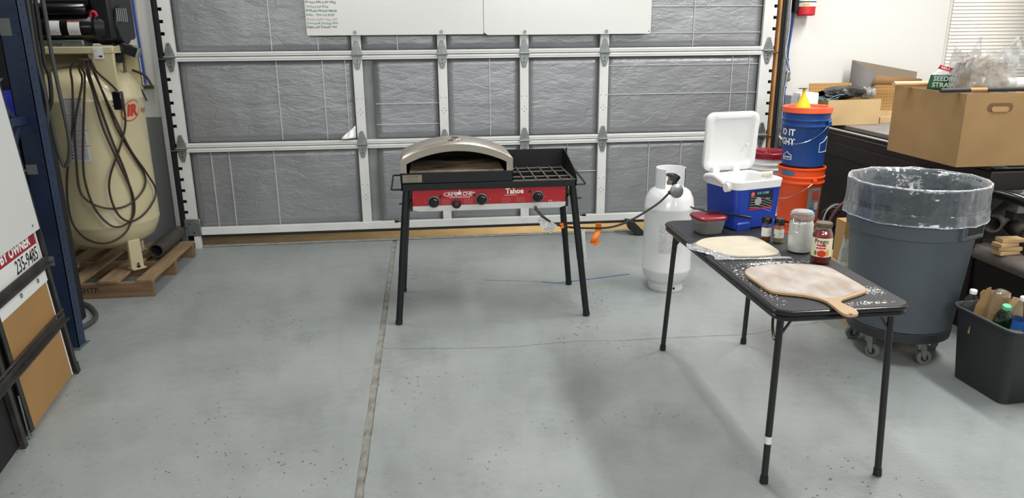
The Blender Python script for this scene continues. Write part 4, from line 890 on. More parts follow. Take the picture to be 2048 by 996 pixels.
# ================================================================== WORKBENCH RIGHT
wk = thing('workbench', 'long dark steel workbench along the right side, boxes on top', 'workbench', (3.0, 4.7, 0))
obj('bench_top', box(.09, 1.7, -1.05, 1.20, .90, .93), M_benchtop, wk, bevel=.003)
rl = obj('edge_rail', MB().box(-.105, -.085, -1.13, 1.10, .905, .928), M_blk, wk); obj('rail_face', box(-.118, -.082, -1.13, 1.10, .9285, .9335), mat('pale_steel_edge', 'a5a09c', .4, .4), rl)
obj('side_panel', box(-.09, -.075, -1.10, 1.05, .10, .895), M_bench, wk); obj('upper_beam', box(-.10, -.06, -1.14, 1.05, .74, .84), M_bench, wk, bevel=.006)
obj('end_beam', box(-.10, 1.7, -1.16, -1.08, .80, .90), M_bench, wk, bevel=.006)
for x, y in ((-.06, 1.0), (1.6, 1.0), (-.04, -1.04), (1.6, -1.04)): obj('leg', box(x - .03, x + .03, y - .03, y + .03, 0, .90), M_bench, wk)
obj('inner_shelf', box(-.07, 1.65, -1.0, 1.0, .30, .33), M_bench, wk)
# big box
bx = thing('cardboard_box', 'large brown open cardboard box with hand hole, on the bench end', 'box', (2.69, 3.535, .932), 0)
W_, D_, H_ = .68, .60, .37; t_ = .006
bxm = MB(); obj('side_wall', box(0, W_, 0, t_, 0, H_), M_kraft2, bx); obj('side_wall', box(0, t_, t_ + .0003, D_ - t_ - .0003, 0, H_), M_kraft2, bx)
obj('side_wall', box(0, W_, D_ - t_, D_, 0, H_), M_kraft2, bx); obj('side_wall', box(W_ - t_, W_, t_ + .0003, D_ - t_ - .0003, 0, H_), M_kraft2, bx); obj('box_floor', box(.008, W_ - .008, .008, D_ - .008, .001, .005), M_kraft2, bx)
def stadium(cx, cz, hw, hh, n=8): return [(cx + hw * (1 if c0 else -1) + hh * cos(a), cz + hh * sin(a)) for c0, rng in ((1, [(-pi / 2) + pi * i / n for i in range(n + 1)]), (0, [pi / 2 + pi * i / n for i in range(n + 1)])) for a in rng]
obj('hand_hole', MB().prism(stadium(.19, .300, .048, .022), -.0015, .0, axis=1), M_kraftin, bx)
obj('hole_flap', MB().prism(stadium(.19, .291, .034, .013), -.005, -.002, axis=1), M_kraft, bx)
obj('inner_pack', box(.02, W_ - .02, .02, D_ - .02, .28, .34), M_kraftin, bx)
# straw bag sits in the box top
sg = thing('straw_bag', 'green printed clear bag of seeding straw on the big box', 'bag', (2.805, 3.79, 1.272))
def bagf(u, v, w, d, h, seed, top=.55):
    a = 2 * pi * u; k = 1 + .10 * noise.noise(Vector((cos(a) * 2, sin(a) * 2, v * 3 + seed))) + .05 * noise.noise(Vector((cos(a) * 7, sin(a) * 7, v * 7 + seed)))
    s = (1 - (1 - top) * max(0, v - .35) ** 1.2) * k
    sq = 1 / max(abs(cos(a)), abs(sin(a))) ** .55
    return (w * cos(a) * s * sq, d * sin(a) * s * sq, h * v)
obj('straw_fill', MB().grid(lambda u, v: bagf(u, v, .135, .09, .17, 3, .80), 48, 14).add([(0, 0, .155)], []), M_straw, sg).location = (.135, 0, 0)
tf = MB()
for _ in range(300):
    a = rnd.random() * 6.28; r = rnd.random() * .11; x, y, z = r * cos(a), r * sin(a) * .8, .12 + rnd.random() * .05; d_ = Vector((rnd.uniform(-1, 1), rnd.uniform(-1, 1), rnd.uniform(-.3, .5))).normalized() * rnd.uniform(.02, .05)
    tf.tube([(x, y, z), (x + d_.x, y + d_.y, z + d_.z)], .0012, 3, cap=False)
so = obj('straw_stalks', tf, M_straw, sg); so.location = (.135, 0, .02); so['kind'] = 'stuff'
obj('bag_film', MB().grid(lambda u, v: (lambda p: (p[0], p[1], p[2] + .05 * v * noise.noise(Vector((cos(2 * pi * u) * 2.2, sin(2 * pi * u) * 2.2, 7)))  ))(bagf(u, v, .155, .105, .225, 9, .85)), 64, 18), M_bag2, sg).location = (.145, 0, 0)
for cx, hh, ww, sd in ((.03, .30, .035, 1), (.25, .30, .075, 2)):
    obj('bag_corner', MB().grid(lambda u, v: (cx + ww * (u - .5) * (1.25 - v) * 2 + .02 * v, -.07 + .02 * noise.noise(Vector((u * 4, v * 4, sd))), .15 + (hh - .15) * v), 10, 10), M_bag2, sg)
n0 = set(o.name for o in sg.children)
gp = MB().grid(lambda u, v: (-.215 + .185 * u + .012 * v, -.115 + .02 * u + .012 * noise.noise(Vector((u * 3, v * 3, 1))), .0 + (.082 + .006 * u) * v), 14, 6); obj('green_panel', gp, M_green, sg, solid=.001)
obj('bag_end', MB().grid(lambda u, v: (-.20 + .19 * u + .03 * v * (1 - u), -.112 + .05 * v, .08 + .11 * v * (.35 + .65 * u)), 14, 8), M_bag2, sg, solid=.001)
gy = lambda x, y: Vector((-.118 + x, -.128, .062 + y))
text('lettering', 'SEEDING', .034, mat('pale_green_print', 'a9bfb0', .5), sg, gy, bold=.03, sx=.98)
text('lettering', 'STRAW', .034, mat('pale_green_print', 'a9bfb0', .5), sg, lambda x, y: Vector((-.130 + x, -.128, .030 + y)), bold=.03)
obj('red_patch', MB().prism([(-.175, .115), (-.165, .135), (-.10, .118), (-.115, .100)], -.106, -.103, axis=1), M_redprint, sg); text('lettering', 'NO.1', .018, M_whiteprint, sg, lambda x, y: Vector((-.137 + x, -.108, .117 + y - x * .25)), bold=.03)
obj('red_patch', MB().prism([(-.06, .135), (-.035, .168), (-.005, .178), (-.012, .135)], -.112, -.109, axis=1), M_redprint, sg); text('lettering', 'No.1', .018, M_whiteprint, sg, lambda x, y: Vector((-.03 + x, -.114, .150 + y)), bold=.03)
GT = Matrix.Translation((-.085, .11, .022)) @ Matrix.Rotation(radians(-46), 4, 'Z') @ Matrix.Translation((.215, .115, 0))
for o_ in sg.children:
    if o_.name not in n0: o_.matrix_basis = GT @ o_.matrix_basis
tag(obj('wooden_dowel', MB().tube([(2.585, 3.99, 1.323), (3.3, 4.02, 1.318)], .0145, 14), M_wood), 'round wooden dowel poking out across the back of the big box', 'stick')
pr_ = thing('striped_pole', 'pole with dark and tan bands lying on the front of the big box', 'pole', (2.62, 3.60, 1.3155))
for i, (a_, b__, m) in enumerate(((-.03, .13, M_darkgrey), (.13, .22, M_tan), (.22, .32, M_darkgrey), (.32, .62, M_darkgrey))): obj('band', MB().tube([(a_, 0, 0), (b__, 0, 0)], .011, 12), m, pr_)
tag(obj('white_tube', MB().tube([(3.03, 3.72, 1.335), (3.40, 3.80, 1.335)], .03, 18), M_whiteplastic), 'white tube end resting on the big box at right edge', 'tube')
# small box with bundle
sb = thing('cardboard_box', 'low pale cardboard box with black bundle at the bench back', 'box', (2.93, 5.28, .932), radians(4))
obj('side_wall', box(0, .43, 0, .005, 0, .185), M_kraft3, sb); obj('side_wall', box(0, .005, .0053, .4197, 0, .185), M_kraft2, sb); obj('side_wall', box(.425, .43, .0053, .4197, 0, .185), M_kraft3, sb); obj('side_wall', box(0, .43, .42, .425, 0, .185), M_kraft3, sb); obj('box_floor', box(.007, .423, .007, .418, .001, .005), M_kraft3, sb)
obj('inner_pack', box(.01, .42, .01, .41, .005, .165), M_kraftin, sb)
bn2 = thing('plastic_bundle', 'black plastic bundle with blue strings on the low box', 'bundle', (3.13, 5.45, 1.098))
obj('bag_body', MB().grid(lambda u, v: (lambda s: (-.17 + .36 * u, (.10 * cos(2 * pi * v)) * s, .045 + .05 * s * sin(2 * pi * v) + .025 * u))(max(.05, sin(pi * min(1, .12 + u * .9)) ** .5) * (1 + .25 * noise.noise(Vector((u * 6, cos(2 * pi * v) * 2, sin(2 * pi * v) * 2))))), 26, 24), mat('shiny_black_bag', '1b1b1c', .3, bump=.8, bscale=25), bn2)
obj('bag_tail', MB().grid(lambda u, v: (.12 + .13 * u, .03 * cos(2 * pi * v), .05 + .03 * sin(2 * pi * v) + .05 * u * (1 - u) + .01 * sin(u * 20)), 10, 10), film('grey_bag_film', 'b0b0b0', .35, .2, .9, 20), bn2)
for i in range(9):
    y = -.09 + i * .016; s0 = i * 1.7
    obj('blue_string', MB().tube(bez([(-.02 - .01 * i, y, .05 + .01 * sin(s0)), (-.10, y - .02, .03 + .02 * cos(s0)), (-.17, y, .015 + .015 * sin(s0 * 2)), (-.23 + .015 * cos(s0), y - .02, .012 + .02 * abs(sin(s0)))], 5), .003, 6), mat('pale_blue_string', '6f9aa8', .6), bn2)
tag(obj('white_carton', box(2.72, 2.86, 5.30, 5.42, .932, 1.17), M_paper, bevel=.003), 'white carton behind the blue bucket and yellow funnel', 'carton')
tag(obj('grey_carton', box(2.66, 2.715, 5.32, 5.42, .932, 1.15), mat('grey_card', '8d8f92', .6)), 'grey carton edge left of the white carton on the bench', 'carton')
pg = tag(obj('pegboard', box(3.045, 4.35, 0, .006, 0, .245), M_peg), 'brown pegboard panel leaning on the white wall behind bench', 'pegboard'); pg.location = (0, 5.78, .96)
pg.rotation_euler = (radians(-6), 0, 0)
obj('bottom_batten', box(3.045, 4.35, -.03, .0, -.028, .02), M_wood, pg)
fb = thing('folded_carton', 'grey opened carton leaning behind the pegboard', 'carton', (3.60, 5.72, .935))
obj('panel', MB().prism([(-.215, .0), (.36, .0), (.36, .345), (-.205, .445)], .10, .106, axis=1), mat('grey_brown_card', '8b7d6b', .7), fb)
obj('panel', MB().add([(-.215, .10, .0), (-.205, .10, .445), (-.085, -.06, .335), (-.085, -.06, 0)], [(0, 1, 2, 3)]), mat('grey_card_side', '6d6a68', .7), fb, solid=.004)
obj('flap', MB().add([(-.085, -.06, .335), (.30, -.06, .30), (.30, -.06, .25), (-.12, -.06, .26)], [(0, 1, 2, 3)]), mat('brown_card', '8b6a45', .7), fb, solid=.004)
tag(obj('wood_block', box(0, .30, 0, .10, 0, .045), M_wood, bevel=.002), 'short pale wood block with dark end on the bench', 'wood block').location = (3.40, 5.36, .931)

# stack behind can: long carton, small carton, clear bag, hoses
lc = thing('long_carton', 'long tan carton on the floor behind the grey trash can', 'box', (2.33, 3.72, 0))
obj('carton_body', box(0, .5, .0, .42, 0, .33), M_kraft3, lc, bevel=.003); obj('top_seam', box(.0, .5, .205, .212, .3301, .3306), M_kraftin, lc)
sc_ = thing('orange_carton', 'small orange-printed carton on top of the long tan carton', 'box', (2.44, 3.93, .332))
obj('carton_body', box(-.10, .10, -.04, .06, 0, .235), mat('orange_brown_card', 'a88450', .6), sc_, bevel=.002); obj('print_patch', box(-.08, .08, -.0415, -.0402, .05, .085), mat('faded_red_print', 'b0503a', .6), sc_)
cb = tag(obj('clear_bag', MB().grid(lambda u, v: (2.285 + (.085 + .012 * noise.noise(Vector((u * 9, v * 4, 1)))) * cos(2 * pi * u) * (1 - .35 * v) * .6, 3.84 + .06 * sin(2 * pi * u) * (1 - .5 * v), .332 + .16 * v + .01 * sin(u * 20) * v), 32, 10), film('greenish_bag_film', 'c9ded2', .35, .2, .9, 20)), 'clear greenish plastic bag standing beside the sauce jar, on the carton', 'bag'); cb.location = (.062, .0, 0)
tag(obj('maroon_hose', MB().tube(bez([(2.45, 4.32, .38), (2.467, 4.3, .441), (2.507, 4.3, .52), (2.55, 4.3, .572), (2.62, 4.3, .605), (2.72, 4.3, .57), (2.78, 4.3, .45)]), .012, 10), M_maroon), 'maroon hose arching up behind the grey trash can', 'hose')
tag(obj('white_cable', MB().tube(bez([(2.42, 4.3, .34), (2.432, 4.3, .458), (2.456, 4.3, .537), (2.518, 4.31, .567), (2.60, 4.32, .55)]), .005, 8), mat('grey_cable', '9a9a94', .5)), 'thin pale cable arching beside the maroon hose', 'cable')
cc = MB()
P = []
for i in range(140):
    a = i / 140 * 2 * pi * 6; r = .10 + .02 * sin(i * .7); P.append((2.62 + r * cos(a), 4.42 + .03 * sin(i * .21), .44 + r * .8 * sin(a) + .02 * sin(i * .13)))
tag(obj('cable_coil', MB().tube(P, .0075, 8), M_rubber), 'coil of black cable heaped behind the maroon hose', 'cable')
tag(obj('storage_tote', box(2.47, 2.86, 4.22, 4.56, 0, .33), M_blkmat, bevel=.01), 'black tote on the floor under the heaped black cable', 'tote')

# clutter under the bench, right edge
tt = thing('black_tote', 'black tote with grey rounded lid under the workbench, right edge', 'tote', (3.22, 3.36, 0))
obj('tote_body', rr_loft(MB(), [(.26, .33, 0), (.29, .38, .42)], .12), M_blkmat, tt)
obj('tote_lid', rr_loft(MB(), [(.30, .40, .42), (.31, .41, .44), (.30, .40, .475), (.27, .36, .487)], .2), mat('grey_brown_lid', '6a645e', .55, var=.15, scale=4), tt, angle=60)
def pipe(nm, lab, a, b, ro, ri, m, flange=None):
    t = thing(nm, lab, 'pipe', a); v = Vector(b) - Vector(a); L = v.length; q = v.to_track_quat('Z', 'Y'); t.rotation_mode = 'QUATERNION'; t.rotation_quaternion = q
    obj('pipe_wall', MB().lathe_open([(ri, L), (ro, L), (ro, 0), (ri, 0), (ri, L)], 28), m, t)
    if flange: obj('flange', MB().lathe_open([(ri, 0), (ro * flange, 0), (ro * flange, .02), (ro, .025)], 28), m, t)
    return t
pipe('pipe_fitting', 'open grey pipe end with flange beside trash can rim', (3.075, 3.36, .545), (3.25, 3.75, .55), .044, .033, M_pipe, 1.15)
pipe('pipe_fitting', 'smaller rusty pipe end at the right edge of clutter', (3.17, 3.33, .525), (3.35, 3.70, .53), .03, .022, M_pipe, 1.1)
pipe('pipe_fitting', 'dusty pipe lying behind the flanged pipe end', (3.02, 3.62, .60), (3.30, 3.85, .62), .05, .038, M_pipe)
for i, (dx, dz, r) in enumerate(((0, 0, .1), (.005, .022, -.15), (-.01, .044, .2), (.012, .066, -.05))):
    q = tag(obj('wood_scrap', box(-.07, .05, -.02, .04, 0, .020), M_wood, bevel=.002), ('lowest', 'second lowest', 'second highest', 'top')[i] + ' pale wood scrap in the small pile beside trash can', 'wood scrap', 'wood scraps under the bench'); q.location = (2.975 + dx, 3.42, .489 + dz); q.rotation_euler = (0, 0, r)
tag(obj('black_tube', MB().tube(bez([(2.86, 3.75, .80), (2.90, 3.55, .80), (2.98, 3.38, .775), (3.08, 3.30, .71), (3.2, 3.27, .66), (3.4, 3.3, .62)]), .028, 14), M_blkgloss), 'thick shiny black tube draped over the pipes under bench', 'tube')
tag(obj('metal_plate', MB().prism([(-.05, .0), (.25, .0), (.25, .11), (.0, .115), (-.05, .10)], 0, .012, axis=1), mat('grey_green_panel', '7a8280', .5)), 'flat grey-green panel leaning under the bench at right edge', 'panel').location = (3.05, 3.44, .70)
tag(obj('pipe_rack', box(3.0, 3.5, 3.46, 3.52, .66, .70), M_bench), 'dark ledge holding the grey-green panel under the bench', 'shelf')

# ================================================================== COMPRESSOR, PALLET
pt = thing('pallet', 'weathered wooden pallet under the cream air compressor', 'pallet', (-2.2, 5.26, 0))
for y in (-.45, 0, .42): obj('stringer', box(-.50, .415, y - .02, y + .02, .0, .098), M_pallet2, pt, bevel=.003)
for x0_, x1_ in ((-.50, -.38), (-.30, -.20), (-.12, -.02), (.08, .205), (.315, .415)): obj('deck_board', box(x0_, x1_, -.475, .46, .0985, .116), M_pallet, pt, bevel=.002)
obj('base_board', box(-.50, .415, -.475, -.38, -.0, .0), M_pallet2, pt) if False else None
text('stamp', '-SHTP-', .05, M_ink, pt, lambda x, y: Vector((.02 + x, -.4708, .055 + y)))
cp = thing('air_compressor', 'cream vertical air compressor with black motor on top', 'air compressor', (-2.165, 5.22, .118))
aK = math.atan2(-5.22, 2.13)
obj('tank', MB().lathe([(0, .12), (.10, .125), (.20, .15), (.275, .20), (.305, .27), (.312, .30), (.314, .305), (.314, .315), (.312, .32), (.312, 1.10), (.314, 1.105), (.314, 1.115), (.312, 1.12), (.300, 1.19), (.265, 1.255), (.19, 1.30), (.08, 1.315), (0, 1.315)], 72), M_cream, cp)
for a in (aK + .45, aK + .45 + 2.1, aK + .45 - 2.1):
    f = obj('foot', MB().prism([(-.045, 0), (.045, 0), (.04, .20), (-.04, .20)], -.255 - .03, -.255 + .0, axis=1), M_cream, cp, bevel=.006)
    f.rotation_euler = (0, 0, a + pi / 2)
    obj('foot_pad', box(-.045, .045, -.31, -.22, 0, .012), M_cream, f, bevel=.003); obj('foot_bolt', MB().lathe([(0, .012), (.010, .012), (.010, .022), (.005, .024), (.005, .045), (0, .045)], 10), M_ink, f).location = (0, -.298, 0)
pf_ = obj('top_platform', box(-.42, .27, -.22, .22, 1.392, 1.435), M_cream, cp, bevel=.006)
obj('platform_leg', box(.14, .265, -.215, -.19, 1.15, 1.41), M_cream, pf_, bevel=.004); obj('platform_leg', box(.14, .265, .19, .215, 1.15, 1.41), M_cream, pf_); obj('platform_leg', box(-.40, -.30, -.215, -.19, 1.15, 1.41), M_cream, pf_)
obj('platform_shade_panel', box(-.42, .265, .195, .21, 1.16, 1.40), M_cream, pf_); obj('platform_cheek', MB().prism([(.10, 1.41), (.265, 1.41), (.25, 1.16), (.17, 1.17)], -.19, -.18, axis=1), M_cream, pf_)  # rear panel added to keep wall light out of the cavity
obj('neck', cylz(.17, .05, 1.26, 1.36, .05, 24), M_cream, cp)
mo = obj('motor', MB().tube([(-.40, -.12, 1.545), (-.385, -.12, 1.545), (.02, -.12, 1.545), (.06, -.12, 1.545)], [.055, .080, .080, .062], 36), M_blkgloss, cp, bevel=.004)
obj('capacitor_cover', MB().tube([(-.36, -.16, 1.652), (-.35, -.16, 1.652), (-.03, -.16, 1.652), (-.015, -.16, 1.652)], [.028, .038, .038, .028], 22), M_blkgloss, cp)
obj('second_capacitor', MB().tube([(-.30, -.08, 1.69), (-.02, -.08, 1.69)], .035, 20), M_blkgloss, cp)
obj('motor_foot', box(-.33, -.06, -.18, -.04, 1.436, 1.475), M_galv, cp, bevel=.006); obj('motor_endbell', MB().lathe([(0, 0), (.085, 0), (.09, .02), (.07, .07), (.03, .08), (0, .08)], 28), M_blk, cp)
eb = [o for o in bpy.data.objects if o.name.startswith('motor_endbell')][0]; eb.rotation_euler = (0, pi / 2, 0); eb.location = (.03, -.12, 1.545)
for t0, t1, x0_, x1_, m in ((-2.0, -.95, -.245, -.175, M_paper), (-2.3, -1.45 + .45, -.13, -.06, M_paper)):
    q = MB().grid(lambda u, v: (x0_ + (x1_ - x0_) * u, -.12 - .0812 * cos(-.55 + 1.1 * v), 1.545 + .0812 * sin(-.55 + 1.1 * v)), 2, 10)
    s_ = obj('motor_label', q, m, mo); obj('label_print', MB().grid(lambda u, v: (x0_ + .012 + (x1_ - x0_ - .024) * u, -.12 - .0817 * cos(-.4 + .25 * v), 1.545 + .0817 * sin(-.4 + .25 * v)), 2, 4), M_small, mo)
obj('label_top_band', MB().grid(lambda u, v: (-.13 + .07 * u, -.12 - .0818 * cos(.42 + .13 * v), 1.545 + .0818 * sin(.42 + .13 * v)), 2, 3), mat('brown_red_print', '93503f', .5), mo)
obj('belt_guard', MB().box(.085, .20, -.18, .20, 1.47, 1.98), M_blk, cp, bevel=.02, seg=3); obj('guard_cowl', cylx(.06, .215, -.02, 1.56, .12, 32), M_blk, cp, bevel=.008)
gr_ = obj('guard_vent', MB().lathe([(0, 0), (.045, 0), (.042, .012), (0, .014)], 24), M_blk, cp); gr_.location = (.225, -.09, 1.62); gr_.rotation_euler = (0, pi / 2, -.6)
for i in range(6): obj('vent_bar', box(-.04, .04, -.003, .003, .014, .017), M_galv, gr_).location = (0, -.032 + i * .013, 0)
obj('pump_head', MB().box(-.20, .06, .04, .18, 1.45, 1.80), M_blk, cp, bevel=.01); obj('pump_block', MB().box(-.38, .085, -.05, .15, 1.76, 1.90), M_blkmat, cp, bevel=.01)
obj('red_cap', MB().tube(bez([(.02, -.19, 1.61), (.03, -.195, 1.635), (.05, -.195, 1.635), (.055, -.19, 1.61)], 4), .009, 8), mat('red_plastic', 'c01f38', .4), cp)
ps = obj('pressure_switch', MB().box(-.055, .055, -.035, .035, -.03, .03), M_blkgloss, cp, bevel=.004); ps.location = (.31, -.06, 1.41); ps.rotation_euler = (0, .42, .1); obj('switch_base', box(.05, .062, -.035, .035, -.028, .03), M_galv, ps)
obj('switch_pipe', MB().tube(bez([(.17, -.06, 1.56), (.20, -.08, 1.48), (.245, -.085, 1.43)], 5), .009, 8), M_rubber, cp); obj('gauge', MB().tube([(.24, -.07, 1.37), (.255, -.10, 1.355)], .028, 18), M_blk, cp); obj('switch_stem', cylz(.255, -.03, 1.27, 1.40, .010, 10), M_cap, cp)
for o_ in list(cp.children):
    b_ = o_.name.split('.')[0]
    dx_ = {'motor': .15, 'capacitor_cover': .15, 'second_capacitor': .15, 'motor_foot': .15, 'motor_endbell': .13, 'red_cap': .14, 'belt_guard': .075, 'guard_cowl': .075, 'guard_vent': .07, 'pump_head': .12, 'pump_block': .12}.get(b_)
    if dx_: o_.location.x += dx_
obj('outlet_pipe', MB().tube(bez([(.25, .10, 1.28), (.32, .12, 1.24), (.36, .12, 1.16)], 5), .008, 8), M_rubber, cp)
obj('tool_on_platform', MB().tube([(-.2, -.2, 1.441), (-.02, -.205, 1.446)], .006, 8), M_chrome, cp)
wt = obj('tag_paper', box(-.028, .028, -.001, .001, -.035, .035), M_paper, cp); wt.location = (.185, -.224, 1.395); wt.rotation_euler = (.1, 0, 0); obj('barcode', box(-.022, -.006, -.0022, -.0012, -.025, .022), M_small, wt); obj('print_block', box(.0, .02, -.0022, -.0012, -.024, -.014), M_ink, wt)
# warning sheet
ws0, ws1 = aK - .50, aK - .13
obj('warning_sheet', patch(.3135, ws0, ws1, .74, 1.135, 14), mat('grey_label_paper', 'bdbdb9', .5), cp)
for i in range(4):
    z = .755 + i * .095
    obj('warning_text_block', patch(.3140, ws0 + .07, ws1 - .05, z, z + .082, 14), print_mat('grey_fine_print', 'a9abad', '85888c', .009), cp); obj('red_rule', patch(.3142, ws0, ws1, z + .086, z + .090, 14), mat('dull_red_rule', '8f3a3a', .5), cp)
    for j in range(4): obj('warning_symbol', patch(.3143, ws0 + .018, ws0 + .045, z + .008 + j * .019, z + .018 + j * .019, 2), M_ink, cp)
RED = mat('logo_red', 'b8301f', .4)
ar = aK + .93
text('lettering', 'IR', .095, RED, cp, on_cyl(.3140, ar - .13, 1.035), shear=.2, bold=.05, sx=1.05)
rg2 = MB(); P = []
for i in range(30):
    a = radians(25) + 2 * pi * i / 29 * .93; P.append((.078 * cos(a) + .012 * sin(a), .062 * sin(a) + .012 * cos(a)))
obj('logo_ring', MB().tube([(.3138 * cos(ar - .13 + x / .314), .3138 * sin(ar - .13 + x / .314), 1.037 + z) for x, z in P], [.0010 + .0032 * abs(sin(pi * i / 29)) for i in range(30)], 6), RED, cp)
text('lettering', 'Ingersoll Rand', .05, RED, cp, on_cyl(.3140, ar + .175, 1.030), align='LEFT', shear=.15)
# coiled cord hanging on the tank: coordinates in the plane just in front of it
def tz(x, z, off=.0):
    dx = x + 2.165; R = .312 + .012 + off; R2_ = R if z < 1.25 else R + .0
    return (x, 5.22 - math.sqrt(max(.0004, R * R - min(R * .999, abs(dx)) ** 2)), z)
def ptx(px, z, off=0):   # measured on the plane y=4.85, carried back on to the tank skin
    k = 4.93 / 4.85; return tz(px * k, 1.62 + (z - 1.62) * k, off)
cdh = thing('power_cord', 'brown cord coiled and hung down the front of compressor', 'cord', (0, 0, 0))
hook = (-1.995, 4.885, 1.478)
raw = [[(-2.085, 1.333), (-2.120, 1.1), (-2.166, .946), (-2.215, .75), (-2.234, .6), (-2.220, .48), (-2.150, .39), (-2.05, .355), (-1.95, .395), (-1.90, .49), (-1.885, .62), (-1.90, .80), (-1.935, 1.0), (-1.972, 1.25)],
       [(-2.03, 1.35), (-2.105, 1.1), (-2.135, .85), (-2.14, .70), (-2.09, .62), (-2.0, .575), (-1.91, .58), (-1.84, .65), (-1.825, .74), (-1.85, .86), (-1.90, 1.05), (-1.935, 1.25)],
       [(-2.01, 1.38), (-2.05, 1.15), (-2.09, .90), (-2.10, .75), (-2.07, .58), (-2.0, .465), (-1.93, .46), (-1.885, .52), (-1.88, .66), (-1.92, .86), (-1.965, 1.08), (-1.985, 1.3)],
       [(-1.93, 1.4), (-1.87, 1.27), (-1.862, 1.1), (-1.90, .95), (-1.965, .78), (-1.98, .66), (-1.955, .53), (-1.90, .475), (-1.83, .52), (-1.80, .62), (-1.815, .76), (-1.86, .93), (-1.90, 1.12), (-1.94, 1.3)]]
for i, L in enumerate(raw):
    hk2 = lambda q, f: (hook[0] + f * (q[0] - hook[0]), hook[1] - .012, hook[2] - .022 - .02 * i)
    q0 = ptx(*L[0]); q1 = ptx(*L[-1])
    P = [hook, (hook[0] + .55 * (q0[0] - hook[0]), hook[1] - .012, hook[2] - .004), (hook[0] + .88 * (q0[0] - hook[0]), hook[1] - .010, hook[2] - .055)] + [ptx(x, z, .004 * i) for x, z in L] + [(hook[0] + .85 * (q1[0] - hook[0]), hook[1] - .008, hook[2] - .07)] + [(hook[0] + .004 * i, hook[1] - .006, hook[2] + .002 * i)]
    P = [(p[0], min(p[1], 4.905) if p[2] > 1.3 else p[1], p[2]) for p in P]
    obj('cord_loop', MB().tube(bez(P, 6), .0065, 8), M_hose, cdh)
obj('plug', MB().box(-.028, .028, -.022, .022, -.055, .055), M_blkgloss, cdh, bevel=.008).location = (-1.862, 4.885, 1.235)
for dx in (-.012, .012): obj('plug_prong', box(-.04, -.025, -.003, .003, dx - .003, dx + .003), M_cap, cdh).location = (-1.862, 4.885, 1.215)
tag(obj('steel_pipe', MB().lathe_open([(.04, 0), (.05, 0), (.05, .50), (.04, .50), (.04, 0)], 28), mat('dark_rusty_pipe', '4a453f', .6, .3, var=.25, scale=10)), 'dark steel pipe lying on the pallet behind the tank', 'pipe').matrix_world = Matrix.Translation((-1.915, 5.28, .168)) @ Matrix.Rotation(radians(-90), 4, 'X') @ Matrix.Rotation(radians(0), 4, 'Y')

# ================================================================== BLUE RACK
rk = thing('storage_rack', 'blue steel pallet rack upright with holes at left', 'rack', (-1.95, 4.0, 0))
post = MB().box(-.055, .045, -.03, -.026, 0, 2.6); post.box(.041, .045, -.03, .05, 0, 2.6); post.box(-.055, -.051, -.03, .05, 0, 2.6)
po = obj('upright', post, M_rackblue, rk); dotm = None
for i in range(32):
    for (x, y, rz_) in ((.028, -.0308, 0), (.0458, .005, pi / 2)):
        if dotm is None: dotm = obj('punched_hole', MB().tube([(0, 0, 0), (0, .001, 0)], .0052, 8), M_ink, po); q = dotm
        else: q = dotm.copy(); C.objects.link(q); q.parent = po
        q.location = (x, y, .06 + i * .058 + (.02 if rz_ else 0)); q.rotation_euler = (0, 0, rz_)
for z in (.47, .95, 1.62, .16): obj('tape_patch', box(-.052, .0, -.0315, -.0305, z, z + .05 + (.03 if z > 1 else 0)), mat('grey_worn_patch', '6d7174', .6), po)
obj('base_plate', box(-.08, .06, -.06, .07, 0, .006), M_galv, rk)
ru = obj('upright', MB().box(-.055, .045, -1.09, -1.01, 0, 2.6), M_rackblue, rk)
def beam(a, b, w, h, m, par, nm='brace'):
    a, b = Vector(a), Vector(b); d = b - a; L = d.length; o = obj(nm, MB().box(-w / 2, w / 2, 0, L, -h / 2, h / 2), m, par, bevel=.002)
    o.location = a; o.rotation_euler = d.to_track_quat('Y', 'Z').to_euler(); return o
beam((-.01, -.03, 1.222), (-.01, -1.02, 1.235), .02, .042, M_rackblue, rk)
beam((-.02, -.10, 1.215), (-.02, -.72, 1.80), .018, .03, M_rackblue, rk); beam((-.02, -.09, 1.205), (-.02, -.80, .30), .018, .03, M_rackblue, rk)
beam((-.01, -.03, .12), (-.01, -1.02, .12), .02, .04, M_rackblue, rk)
for z in (.20, .56, 1.155): obj('shelf_deck', box(-1.3, -.115, -1.0, .42, z, z + .02), M_bench, rk)
obj('back_post', box(-1.3, -1.22, .34, .42, 0, 2.6), M_rackblue, rk); obj('back_post', box(-.20, -.12, .40, .46, 0, 2.6), M_blkmat, rk)
obj('back_panel', box(-1.3, -.125, .425, .435, 0, 2.6), M_blkmat, rk)
bi = thing('parts_bin', 'blue plastic parts bin on the rack shelf at left', 'bin', (-2.20, 4.06, 1.176))
q = MB(); q.add([(-.10, -.22, 0), (.06, -.22, 0), (.06, .14, 0), (-.10, .14, 0), (-.12, -.25, .17), (.10, -.25, .17), (.10, .17, .17), (-.12, .17, .17)], [(0, 1, 2, 3), (0, 4, 5, 1), (1, 5, 6, 2), (2, 6, 7, 3), (3, 7, 4, 0)]); obj('bin_shell', q, M_dblue, bi, solid=.005)
obj('bin_rim', MB().tube([(-.12, -.25, .17), (.10, -.25, .17), (.10, .17, .17), (-.12, .17, .17)], .006, 6, closed=True), M_dblue, bi)
def clamp(loc, lab, s=1):
    t = thing('bar_clamp', lab, 'clamp', loc)
    obj('clamp_bar', box(-.004, .004, -.012, .0, -.10, .10), M_chrome, t); obj('clamp_jaw', box(-.006, .006, -.03, .02, .088, .10), M_chrome, t); obj('clamp_jaw', box(-.006, .006, -.03, .02, -.10, -.09), M_chrome, t)
    obj('clamp_handle', MB().lathe([(0, -.07), (.012, -.07), (.015, -.03), (.012, .03), (.014, .06), (0, .065)], 14), M_copper, t).location = (0, -.035, 0)
